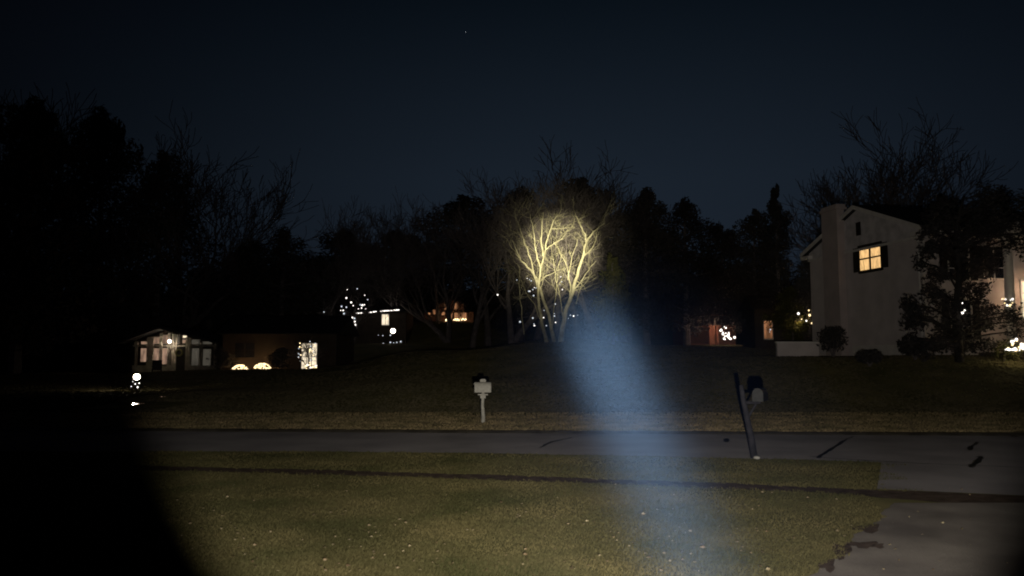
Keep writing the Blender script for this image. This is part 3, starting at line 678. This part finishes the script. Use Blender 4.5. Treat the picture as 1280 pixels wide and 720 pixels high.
sr = empty('boxwood_shrub', (gp.x, 31.9, H(gp.x, 31.9))); tag(sr, 'small golden shrub wrapped in lights before the portico', 'shrub'); c = MB(); leaf_cloud(c, rng, (0.15, 0, .4), (.6, .45, .45), 500, .07); c.build('foliage', M['leafy'], sr); t = MB(); t.tube([(0, 0, -.05), (.1, 0, .4)], [.04, .02], 5); t.build('stem', M['darkbark'], sr)

# ------------------------------------------------------------------ mailboxes
def mailbox_shell(root, Mx, L, w, h, m, door, name='mailbox'):
    prof = [(-w / 2, 0), (w / 2, 0), (w / 2, h * .55)] + [(w / 2 * math.cos(a), h * .55 + h * .45 * math.sin(a)) for a in np.linspace(.25, math.pi - .25, 9)] + [(-w / 2, h * .55)]
    s = MB(); s.prism([(0, a, b) for a, b in prof], (L, 0, 0), Mx); b = s.build('box', M[m], root)
    s = MB(); s.prism([(-.012, a * 1.05, b * 1.03 - .003) for a, b in prof], (.011, 0, 0), Mx); d = s.build('door', M[door], b)
    s = MB(); s.box(-.035, -.013, -.015, .015, h * .8, h * .86, Mx); s.build('handle', M[door], d)
    s = MB(); s.box(L * .5, L * .54, w / 2 + .002, w / 2 + .01, h * .3, h * .95, Mx); s.box(L * .5, L * .66, w / 2 + .011, w / 2 + .017, h * .8, h * .98, Mx); s.build('flag', M[door], b)
g = G(603.5, 528.5); mbx = empty('mailbox', g, R(4)); tag(mbx, 'white mailbox on a slim white post across the road', 'mailbox')
s = MB(); k = g.y / F
s.tube([(0, 0, -.1), (.012, 0, .15), (-.01, 0, .45), (.008, 0, .8), (-.005, 0, 1.0 - .24)], [.055, .052, .042, .045, .05], 8); s.box(-.13, .13, -.05, .05, .70, .735); s.box(-.07, .07, -.04, .04, .62, .70); s.build('post', M['mwhite'], mbx, bevel=.006)
mailbox_shell(mbx, Matrix.Translation((-.205, 0, .735 + .04)), .41, .24, .26, 'mwhite', 'mwhite')
s = MB(); s.box(-.075, .075, -.06, .06, 1.04, 1.095); s.box(-.055, .055, -.045, .045, 1.095, 1.115); s.build('number_plate', M['mwhite'], mbx)
g = G(944, 573); mbx = empty('mailbox', g); tag(mbx, 'dark mailbox hanging from a leaning weathered post beside the near road edge', 'mailbox')
k = g.y / F; s = MB()
s.tube([(0, 0, -.15), (-.05, 0, .30), (-.12, 0, .68), (-.17, 0, .95), (-.20, 0, 1.19)], [.060, .055, .048, .042, .036], 8)
s.build('post', M['postw'], mbx, smooth=True)
s = MB(); s.tube([(-.17, 0, .905), (.10, -.03, .905)], [.028, .024], 6); s.build('arm', M['postw'], mbx)
s = MB(); s.tube([(-.10, 0, .66), (.04, -.01, .89)], [.02, .018], 6); s.build('brace', M['postw'], mbx)
Mx = Matrix.Translation((.03, -.13, .93)) @ Matrix.Rotation(R(62), 4, 'Z')
mailbox_shell(mbx, Mx, .44, .165, .21, 'mblack', 'mgrey')
st = G(946, 574); s = MB(); s.ball((0, 0, .025), .055, .55, 9, 6); o = s.build('stone', M['stone']); o.location = st; tag(o, 'small pale stone at the foot of the leaning mailbox post', 'stone')

# ------------------------------------------------------------------ glass-fronted cottage, left
def plan(px, base, Y): v = P(px, base, Y); return v
CYD = 65.0; k = CYD / F; co = P(212, 468, CYD); cz = co.z
ch = empty('cottage', (co.x, CYD, cz)); tag(ch, 'low gabled cottage with a tall glazed front and a porch lamp', 'cottage')
X = lambda px: (px - 212) * k
Z = lambda py: (468 - py) * k
mb = MB(); out = [(X(158), 0, -.8), (X(268), 0, -.8), (X(268), 0, Z(429)), (X(203), 0, Z(413.5)), (X(158), 0, Z(428))]
mb.prism([(a, .45, c_) for a, b, c_ in out][::-1], (0, 8, 0)); mb.build('wall', M['dwall'], ch)
mb = MB()
for a, b in (((152, 430), (203, 411)), ((203, 411), (276, 431))):
    mb.prism([(X(a[0]), -.9, Z(a[1])), (X(b[0]), -.9, Z(b[1])), (X(b[0]), -.9, Z(b[1]) + .17), (X(a[0]), -.9, Z(a[1]) + .17)], (0, 9.8, 0))
mb.build('roof', M['roof'], ch)
mb = MB()                                                            # timber frame of the glazed front
for px in (167, 183.5, 197.6, 208, 213, 217, 230.5, 234, 248, 266): 
    topy = 413.5 + (abs(px - 203) * (.32 if px < 203 else .24)) + 1.5; mb.box(X(px) - .10, X(px) + .10, .25, .44, -.2, Z(topy))
mb.box(X(184) - .22, X(184) + .30, .2, .45, -.2, Z(421)); mb.box(X(163), X(266), .22, .445, Z(433.5), Z(431.5)); mb.box(X(163), X(266), .27, .445, -.5, Z(457)); mb.build('timber_frame', M['wood'], ch)
def pane(px0, px1, py0, py1, m):
    mb = MB(); mb.box(X(px0), X(px1), .36, .42, Z(py1), Z(py0)); f = mb.build('window', M['wood'], ch)
    g_ = MB(); g_.box(X(px0) + .05, X(px1) - .05, .335, .355, Z(py1) + .05, Z(py0) - .05); g_.build('pane', M[m], f)
for a in [(164, 169.5, 428, 431.5, 'win_dim'), (172, 180.5, 426.5, 431, 'win_dim'), (188, 196, 421, 430.5, 'win_dim'), (199, 207, 418.5, 430, 'win_dim'), (214.5, 221.5, 418.5, 430, 'win_faint'), (224, 230, 419, 423, 'win_white'), (224, 230, 424.5, 429.5, 'win_dim'),
          (235, 247, 424, 431, 'win_faint'), (249, 262, 426.5, 431, 'win_faint'), (172, 180.5, 435, 453, 'win_dim'), (188, 196, 435, 456, 'win_dim'), (199, 206.5, 435, 456, 'win_dim'), (214, 216.3, 435, 455, 'win_dim'), (231, 233, 435, 460, 'win_dim'), (236, 246, 435, 460, 'win_faint'), (250, 261, 436, 458, 'win_faint')]: pane(*a)
mb = MB(); mb.box(X(218), X(229), .22, .26, Z(466), Z(434)); d = mb.build('door', M['shutter'], ch)
mb = MB(); R0 = .26; mb.tube([(X(221.5) + R0 * math.cos(a), .19, Z(441) + R0 * math.sin(a)) for a in np.linspace(0, 2 * math.pi, 17)], [.07] * 17, 6); wr = mb.build('wreath', M['leafy']); 
wr.location = (co.x, CYD, cz); tag(wr, 'round green wreath on the cottage door', 'wreath')
mb = MB(); mb.ball((X(211), -.1, Z(427)), .15); mb.build('porch_lamp', M['globe'], ch)
lamp('cottage_light', (X(211), -.4, Z(429)), 28, (1, .8, .6), parent=ch)
def armchair(): pass
g0 = P(196, 461, 62.5); cc = empty('garden_chair', (g0.x, 62.5, H(g0.x, 62.5)), R(20)); tag(cc, 'dark garden chair before the cottage\'s glazed front', 'chair')
mb = MB(); mb.box(-.35, .35, -.3, .3, .38, .48); mb.build('seat', M['postw'], cc); mb = MB(); mb.box(-.35, .35, .26, .34, .48, 1.15); mb.build('backrest', M['postw'], cc)
for sx in (-.32, .32):
    for sy in (-.26, .26): mb = MB(); mb.box(sx - .03, sx + .03, sy - .03, sy + .03, 0, .38); mb.build('leg', M['postw'], cc)
    mb = MB(); mb.box(sx - .035, sx + .035, -.3, .26, .62, .68); mb.build('armrest', M['postw'], cc)
# garden lantern (bright) + two small path lights
def lantern(px, py, Y, hgt, r, m, power, label, name='garden_lantern', col=(1, .85, .65), cat='lantern', group=None):
    p = P(px, py, Y); gz = H(p.x, Y); base = min(gz, p.z - hgt * .5); rt = empty(name, (p.x, Y, base)); tag(rt, label, cat, group); hh = p.z - base
    s = MB(); s.lathe([(r * .45, 0), (r * .45, .03), (.02, .05), (.02, hh - r), (r * .5, hh - r * .98)], (0, 0, 0), 10); s.build('post', M['mblack'], rt)
    s = MB(); s.ball((0, 0, hh), r, n=14, m=8); s.build('globe', M[m], rt, smooth=True)
    s = MB(); s.lathe([(r * .55, hh + r * .86), (r * .4, hh + r * 1.0), (.01, hh + r * 1.12)], (0, 0, 0), 10); s.build('cap', M['mblack'], rt)
    if power: lamp('lantern_light', (0, -r * 1.6, hh + .05), power, col, rad=.05, parent=rt)
    return rt
lantern(171, 471, 40, .7, .16, 'globe', 30, 'very bright globe lantern on the lawn before the cottage')
lights('string_lights', 'few sparks of light added below the bright lantern for its bloom', [P(x, y, 39.7) for x, y in [(166, 477), (169, 480), (172, 484), (164, 483), (174, 479)]], .035, 'bulb_w', group='strings of small lights')  # bulbs added as sparkles for the lantern's irregular bloom
lantern(188.5, 470.5, 58, .4, .10, 'globe_y', 4, 'small path light just right of the bright globe lantern', 'path_light', cat='path light', group='path lights of the cottage')
lantern(203.5, 469, 58, .4, .075, 'globe_y', 1.5, 'faint path light under the cottage door', 'path_light', cat='path light', group='path lights of the cottage')
for px, py, w in [(67, 454.5, .35), (85, 453, .18), (100, 451.5, .35)]: pass
hb = empty('bungalow', (P(85, 460, 90).x, 90, H(-50, 90))); tag(hb, 'black bungalow with three tiny dim lights at the far left', 'bungalow')
bz = H(-50, 90); mb = MB(); mb.box(-5, 5, 0, 6, -1.5, 3.0); mb.build('wall', M['dwall'], hb); mb = MB(); mb.prism([(-5.4, -.5, 3.0), (-5.4, 6.5, 3.0), (-5.4, 3, 4.6)], (10.8, 0, 0)); mb.build('roof', M['roof'], hb)
for px, py, w in [(67, 454, .38), (85, 453, .22), (100, 451.5, .45)]:
    p = P(px, py, 90); wframe(hb, (p.x - hb.location.x - w / 2, -.004, p.z - bz - .2), (1, 0, 0), (0, -1, 0), w, .4, 'win_faint' if w < .3 else 'win_dim', 1, 1, .04)

# ------------------------------------------------------------------ house with the two glowing shrubs and the tall window
gY = 62.0; o_ = P(345, 466, gY); gh = empty('ranch_house', (o_.x, gY, H(o_.x, gY) - .2)); tag(gh, 'low dark house glowing orange behind the two lit shrubs, with a tall lit window', 'house')
gz = gh.location.z; kx = gY / F
mb = MB(); mb.box(-4.2, 4.6, 0, 7, -.5, 2.9); mb.build('wall', M['dwall'], gh)
mb = MB(); mb.prism([(-4.6, -.6, 2.9), (-4.6, 7.6, 2.9), (-4.6, 3.5, 4.5)], (9.6, 0, 0)); mb.build('roof', M['roof'], gh)
p0 = P(377, 462, gY); wframe(gh, (p0.x - o_.x, -.006, p0.z - gz), (1, 0, 0), (0, -1, 0), 1.15, 2.0, 'win_white', 3, 6, .05)
wframe(gh, (-3.2, -.006, 1.1), (1, 0, 0), (0, -1, 0), 1.5, 1.1, 'glass', 2, 2, .05, trimm='dwall')
for px, py, lab in [(300.5, 463, 'left one of two shrubs glowing warm white against the brick wall'), (328, 461, 'right one of two shrubs glowing warm white against the brick wall')]:
    p = P(px, py + 2, gY - 1.3); rt = empty('lit_shrub', (p.x, gY - 1.3, p.z - .0)); tag(rt, lab, 'shrub', 'two shrubs under net lights')
    c = MB(); rr = random.Random(px)
    leaf_cloud(c, rr, (0, 0, .22), (.62, .4, .36), 260, .09); c.build('foliage', M['leafy'], rt)
    nl = MB()
    for i in range(90):
        a = rr.uniform(0, math.pi); b = rr.uniform(.05, 1.4); q_ = Vector((.62 * math.cos(a) * math.cos(b), -.42 * math.sin(a) * math.cos(b), .12 + .40 * math.sin(b))); nl.ball(q_, .05, n=5, m=3)
    tag(nl.build('net_lights', M['bulb_y'], rt), kind='stuff')
    lamp('net_glow', (0, .35, .5), 22, (1, .58, .25), rad=.2, parent=rt)
for px, wd_, lab in [(278, 26, 'black shrub added to cover the wall left of the two glowing shrubs'), (352, 30, 'black shrub added to cover the wall between the glowing shrubs and the tall lit window')]:  # shrubs added to cover the lit wall and keep it dark
    o = evergreen('cover_shrub', px, 3, 3, s=.10, n=1800); place(o, px, 60.5, 434, width=wd_ * 1.5, h=3, w=3); tag(o, lab, 'shrub', 'black shrubs added before the low dark house')
# small tree crossing the tall window
o = bare_tree('ornamental_tree', 55, 3.6, stems=3, spread=.7, maxd=4, rmin=.016, nb=(3, 3)); place(o, 386, 58.5, 420, h=3.6); tag(o, 'small many-stemmed bare tree in front of the tall lit window', 'tree')
rr = random.Random(8)
lights('string_lights', 'sparkling lights along the foot of the tall window', [P(rr.uniform(382, 396), rr.uniform(455, 464), 58) for _ in range(30)], .05, ['bulb_y', 'bulb_w'], group='strings of small lights')
lights('string_lights', 'scattered sparkles over the upper part of the tall window', [P(rr.choice([rr.uniform(373, 377), rr.uniform(386, 395), rr.uniform(386, 393)]), rr.uniform(426, 454), 58) for _ in range(34)], .038, ['bulb_d', 'bulb_y'], group='strings of small lights')
lights('string_lights', 'three tiny bulbs on the bare twigs above the tall window', [P(387, 405, 64), P(387, 408, 64), P(400.5, 408.5, 64)], .05, ['bulb_w', 'bulb_d'], group='strings of small lights')
lights('street_lamp', 'single lonely white lamp high in the dark trees on the left', [P(299, 396.5, 80), P(300, 398.5, 80)], .11, 'bulb_w', cat='lamp', wire=False)

# ------------------------------------------------------------------ little tree hung with bulbs, house with lit eaves
o = bare_tree('ornamental_tree', 58, 5, stems=2, spread=.8, maxd=4, rmin=.016, nb=(3, 3)); place(o, 440, 77, 356, h=5); tag(o, 'little bare tree hung with scattered white bulbs', 'tree')
bp = [(434, 362), (446.5, 361), (433, 372.5), (456, 369), (459.5, 374.5), (439, 378), (441.5, 382), (450.5, 381), (453, 381.5), (455.5, 381), (433, 384), (448, 386), (452, 385), (427, 383), (426, 388), (429, 388), (430, 392), (439, 396.5), (440.5, 397), (443, 398), (432.5, 398), (419, 398),
      (420, 407.5), (423, 406.5), (426.5, 406), (429, 406), (431, 404), (433, 406), (440, 403), (441.5, 407), (444, 406), (442, 409.5), (443.5, 402), (457, 386), (405, 390)]
lights('string_lights', 'scattered white bulbs hung all over the little bare tree', [P(x, y, 76.6) for x, y in bp], .07, ['bulb_w', 'bulb_d', 'bulb_w'], group='strings of small lights', wire=False)
eY = 82.0; eo = P(478, 424, eY); eh = empty('eaves_house', (eo.x, eY, eo.z - .3)); tag(eh, 'dark house with white lights along its eaves and a bright doorway', 'house'); ez = eh.location.z
mb = MB(); mb.box(-3.2, 2.4, 0, 6, -1.2, 3.1); mb.build('wall', M['dwall'], eh); mb = MB(); mb.prism([(-3.5, -.5, 3.1), (-3.5, 6.5, 3.1), (-3.5, 3, 4.8)], (6.3, 0, 0)); mb.build('roof', M['roof'], eh)
p0 = P(477.5, 406, eY); wframe(eh, (p0.x - eo.x, -.006, p0.z - ez), (1, 0, 0), (0, -1, 0), .68, 1.05, 'win_white', 2, 1, .06)
for a, b, y0, y1, n, lab in [(475.5, 498.5, 389, 387.4, 22, 'longest row of eave lights, over the bright doorway'), (461.5, 470, 390.6, 389.4, 8, 'middle row of eave lights, left of the bright doorway'), (445.5, 453, 391.6, 391.2, 7, 'short row of eave lights beside the bulb-hung tree')]:
    lights('eave_lights', lab, [P(a + (b - a) * i / (n - 1), y0 + (y1 - y0) * i / (n - 1), eY - .75) for i in range(n)], .055, 'bulb_w', group='strings of small lights')
lantern(491.3, 413.6, 78, .9, .24, 'globe', 3, 'bright round lamp beside the lit doorway of the eaves house', 'post_lamp', cat='lamp')
lights('string_lights', 'faint lights on the step below the lit doorway', [P(x, y, 77.5) for x, y in [(473, 419), (478.5, 419.5), (488, 419), (479, 429), (480, 430), (488, 428), (492, 428.5), (496, 428), (501, 427)]], .06, 'bulb_d', group='strings of small lights')
ps = [(489 + 1.6 * i, 458) for i in range(8)] + [(494.5, 462.5), (495, 463.5)]
lights('string_lights', 'short faint row of lights low on the slope below the eaves house', [P(x, y, 55) for x, y in ps], .035, ['bulb_d', 'bulb_y'], group='strings of small lights')

# ------------------------------------------------------------------ orange-lit house on the rise
oY = 92.0; oo = P(566, 402, oY); oh = empty('orange_house', (oo.x, oY, oo.z - .3)); tag(oh, 'gabled house on the rise with orange-lit windows and glowing porch', 'house'); oz = oh.location.z
XX = lambda px, y=oY: (px - 640) / F * y - oo.x
def ow(px0, px1, py0, py1, m, c=1, r=1):
    a = P(px0, py1, oY); b = P(px1, py0, oY); wframe(oh, (a.x - oo.x, -.006, a.z - oz), (1, 0, 0), (0, -1, 0), b.x - a.x, b.z - a.z, m, c, r, .05, trimm='dwall')
mb = MB(); mb.box(XX(530), XX(592), 0, 7, -1.2, P(560, 390, oY).z - oz); mb.prism([(XX(548), 0, P(0, 390, oY).z - oz), (XX(580), 0, P(0, 390, oY).z - oz), (XX(580), 0, P(0, 381, oY).z - oz), (XX(564), 0, P(0, 374.5, oY).z - oz), (XX(548), 0, P(0, 381, oY).z - oz)][::-1], (0, 7, 0)); mb.build('wall', M['rwall'], oh)
mb = MB(); zz = lambda py: P(0, py, oY).z - oz
mb.prism([(XX(545), -.4, zz(383)), (XX(564), -.4, zz(374)), (XX(564), -.4, zz(372)), (XX(545), -.4, zz(381))], (0, 7.8, 0)); mb.prism([(XX(564), -.4, zz(374)), (XX(583), -.4, zz(383)), (XX(583), -.4, zz(381)), (XX(564), -.4, zz(372))], (0, 7.8, 0)); mb.build('roof', M['roof'], oh)
for a in [(555, 562, 378, 387, 'win_orange'), (566, 572, 379, 387, 'win_orange'), (541, 548, 387, 393, 'win_orange'), (552, 556, 390, 394, 'win_orange'), (560, 566, 391, 399, 'win_orange'), (568, 583, 391, 399.5, 'win_orange', 3, 1), (533.5, 538, 391, 393.5, 'win_orange')]: ow(*a)
rr = random.Random(9)
lights('string_lights', 'row of warm porch lights under the orange-lit windows', [P(567 + 1.15 * i, 400.3 + rr.uniform(-1.2, .6) - .05 * i, oY - 1.2) for i in range(14)], .09, 'bulb_y', group='strings of small lights')
lantern(558.8, 400.2, oY - 1.2, .5, .17, 'globe_y', 25, 'warm porch lamp left of the row of porch lights on the rise', 'porch_lantern', col=(1, .5, .25))
lights('string_lights', 'two faint bulbs beyond the right end of the orange-lit house', [P(583.5, 411, 88), P(583, 342, 95)], .06, 'bulb_d', group='strings of small lights', wire=False)

for px, top, lab in [(549, 372, 'small bare tree before the left side of the orange-lit house'), (563, 368, 'small bare tree before the gable of the orange-lit house'), (576, 376, 'small bare tree before the right windows of the orange-lit house')]:
    oo_ = bare_tree('ornamental_tree', px, 4, stems=2, spread=.8, maxd=3, rmin=.02, nb=(3, 3)); place(oo_, px, 88, top, h=4); tag(oo_, lab, 'tree', 'small trees before the orange-lit house')
# bulbs seen between the stems of the torch-lit tree
bp = [(659, 348), (662, 349.5), (664, 351), (668, 359.5), (670, 360), (661, 364), (662.5, 364), (666, 362), (667, 369.5), (701, 346), (702, 352), (700, 356), (703, 362), (694, 380), (693, 392), (694.5, 403), (693, 395), (680, 388), (679.5, 397), (666, 397.5), (667.5, 405), (668, 407), (710.5, 398), (713, 394), (717, 395), (722, 394), (683, 407), (622, 368.5), (646, 350)]
lights('string_lights', 'scattered white bulbs seen between the stems of the torch-lit tree', [P(x, y, 58) for x, y in bp], .045, ['bulb_w', 'bulb_d', 'bulb_d'], group='strings of small lights', wire=False)
lights('garden_light', 'single pale blue lamp low left of the torch-lit tree', [P(650, 402.3, 56)], .11, 'bulb_d', cat='lamp')

# ------------------------------------------------------------------ orange porch and piers on the right slope
rY = 68.0; ro = P(880, 431, rY); rh = empty('porch_house', (ro.x, rY, H(ro.x, rY))); tag(rh, 'dark house with an orange-lit brick porch behind the slope', 'house'); rzv = rh.location.z; kr = rY / F
X3 = lambda px: (px - 880) * kr
mb = MB(); mb.box(X3(862), X3(925), 1.2, 7, -1, 2.6); mb.build('wall', M['rwall'], rh); mb = MB(); mb.prism([(X3(856), -.6, 1.62), (X3(930), -.6, 1.62), (X3(930), 3.5, 3.4), (X3(856), 3.5, 3.4)], (0, 0, .15)); mb.prism([(X3(856), 7.5, 1.9), (X3(930), 7.5, 1.9), (X3(930), 3.52, 3.4), (X3(856), 3.52, 3.4)], (0, 0, .15)); mb.build('roof', M['roof'], rh)
for a, b in ((856.5, 862.5), (886, 893), (895.5, 898)):
    mb = MB(); mb.box(X3(a), X3(b), -.2, .2, -.4, 1.6); mb.build('pier', M['rwall' if a > 860 else 'wood'], rh)
mb = MB()
for i in range(16): mb.box(X3(864 + i * 1.35), X3(864.5 + i * 1.35), -.06, .0, .1, 1.3)
mb.box(X3(862.6), X3(885.9), -.07, .01, 1.3, 1.38); mb.build('railing', M['dwall'], rh)
lamp('porch_glow', (X3(891), -1.1, 1.5), 26, (1, .45, .25), parent=rh); lamp('porch_glow', (X3(868), -1.6, 1.4), 3, (1, .55, .4), parent=rh)
rr = random.Random(14)
lights('string_lights', 'bright heap of white lights right of the orange porch pier', [P(x + rr.uniform(-1, 1), y + rr.uniform(-1, 1), rY - 1.5) for x, y in [(906, 408), (907, 409), (902, 413), (903, 415), (901, 413), (904, 417), (908, 417), (910, 418), (911, 420), (906, 421), (905, 423), (907, 424), (912, 423), (914, 424), (910, 416), (908, 420), (918, 421)]], .085, 'bulb_w', group='strings of small lights', wire=False)
lights('string_lights', 'dim sparkles on the branches above the bright heap of lights', [P(945, 372, 60), P(965, 398, 56), P(963, 412, 50), (P(962, 415, 50)), P(934, 395, 60)], .04, 'bulb_d', group='strings of small lights', wire=False)
lamp('heap_glow', P(902, 420, rY - 4.0) + Vector((0, 0, .9)), 60, (1, .7, .5), rad=.2)
# far star
s = MB(); s.ball((0, 0, 0), .45, n=8, m=6); o = s.build('star', M['bulb_d']); o.location = P(582, 40, 1400); tag(o, 'single faint star in the upper middle of the sky', 'star')

# ------------------------------------------------------------------ mist patch shaped along the torch beam so that it shows
dirn = (AIM - TORCH).normalized(); ML, MR = 2.1, .36
mc = TORCH + dirn * 2.45
s = MB(); nseg, nr = 20, 14
s.lathe([(max(.001, MR * math.sin(math.pi * j / nr)), -ML * math.cos(math.pi * j / nr)) for j in range(nr + 1)], (0, 0, 0), nseg)
mist = s.build('mist', None, smooth=True); mist.location = mc; mist.rotation_euler = dirn.to_track_quat('Z', 'Y').to_euler()
mm = bpy.data.materials.new('mist'); mm.use_nodes = True; t = mm.node_tree; t.nodes.clear()
ou = t.nodes.new('ShaderNodeOutputMaterial'); pv = t.nodes.new('ShaderNodeVolumePrincipled')
pv.inputs['Color'].default_value = (0.20, 0.38, 1.0, 1)
tc = t.nodes.new('ShaderNodeTexCoord'); mp = t.nodes.new('ShaderNodeMapping'); mp.inputs['Scale'].default_value = (1 / MR, 1 / MR, 1 / ML)
gr = t.nodes.new('ShaderNodeTexGradient'); gr.gradient_type = 'SPHERICAL'        # thins out towards its rim
mu = t.nodes.new('ShaderNodeMath'); mu.operation = 'MULTIPLY'; mu.inputs[1].default_value = 0.00054
t.links.new(tc.outputs['Object'], mp.inputs[0]); t.links.new(mp.outputs[0], gr.inputs[0]); po = t.nodes.new('ShaderNodeMath'); po.operation = 'POWER'; po.inputs[1].default_value = 0.55; t.links.new(gr.outputs['Fac'], po.inputs[0]); t.links.new(po.outputs[0], mu.inputs[0]); t.links.new(mu.outputs[0], pv.inputs['Density'])
t.links.new(pv.outputs[0], ou.inputs['Volume']); mist.data.materials.append(mm)
mm.cycles.homogeneous_volume = False
tag(mist, 'pale blue mist patch shaped along the torch beam before the road', 'mist', kind='stuff')
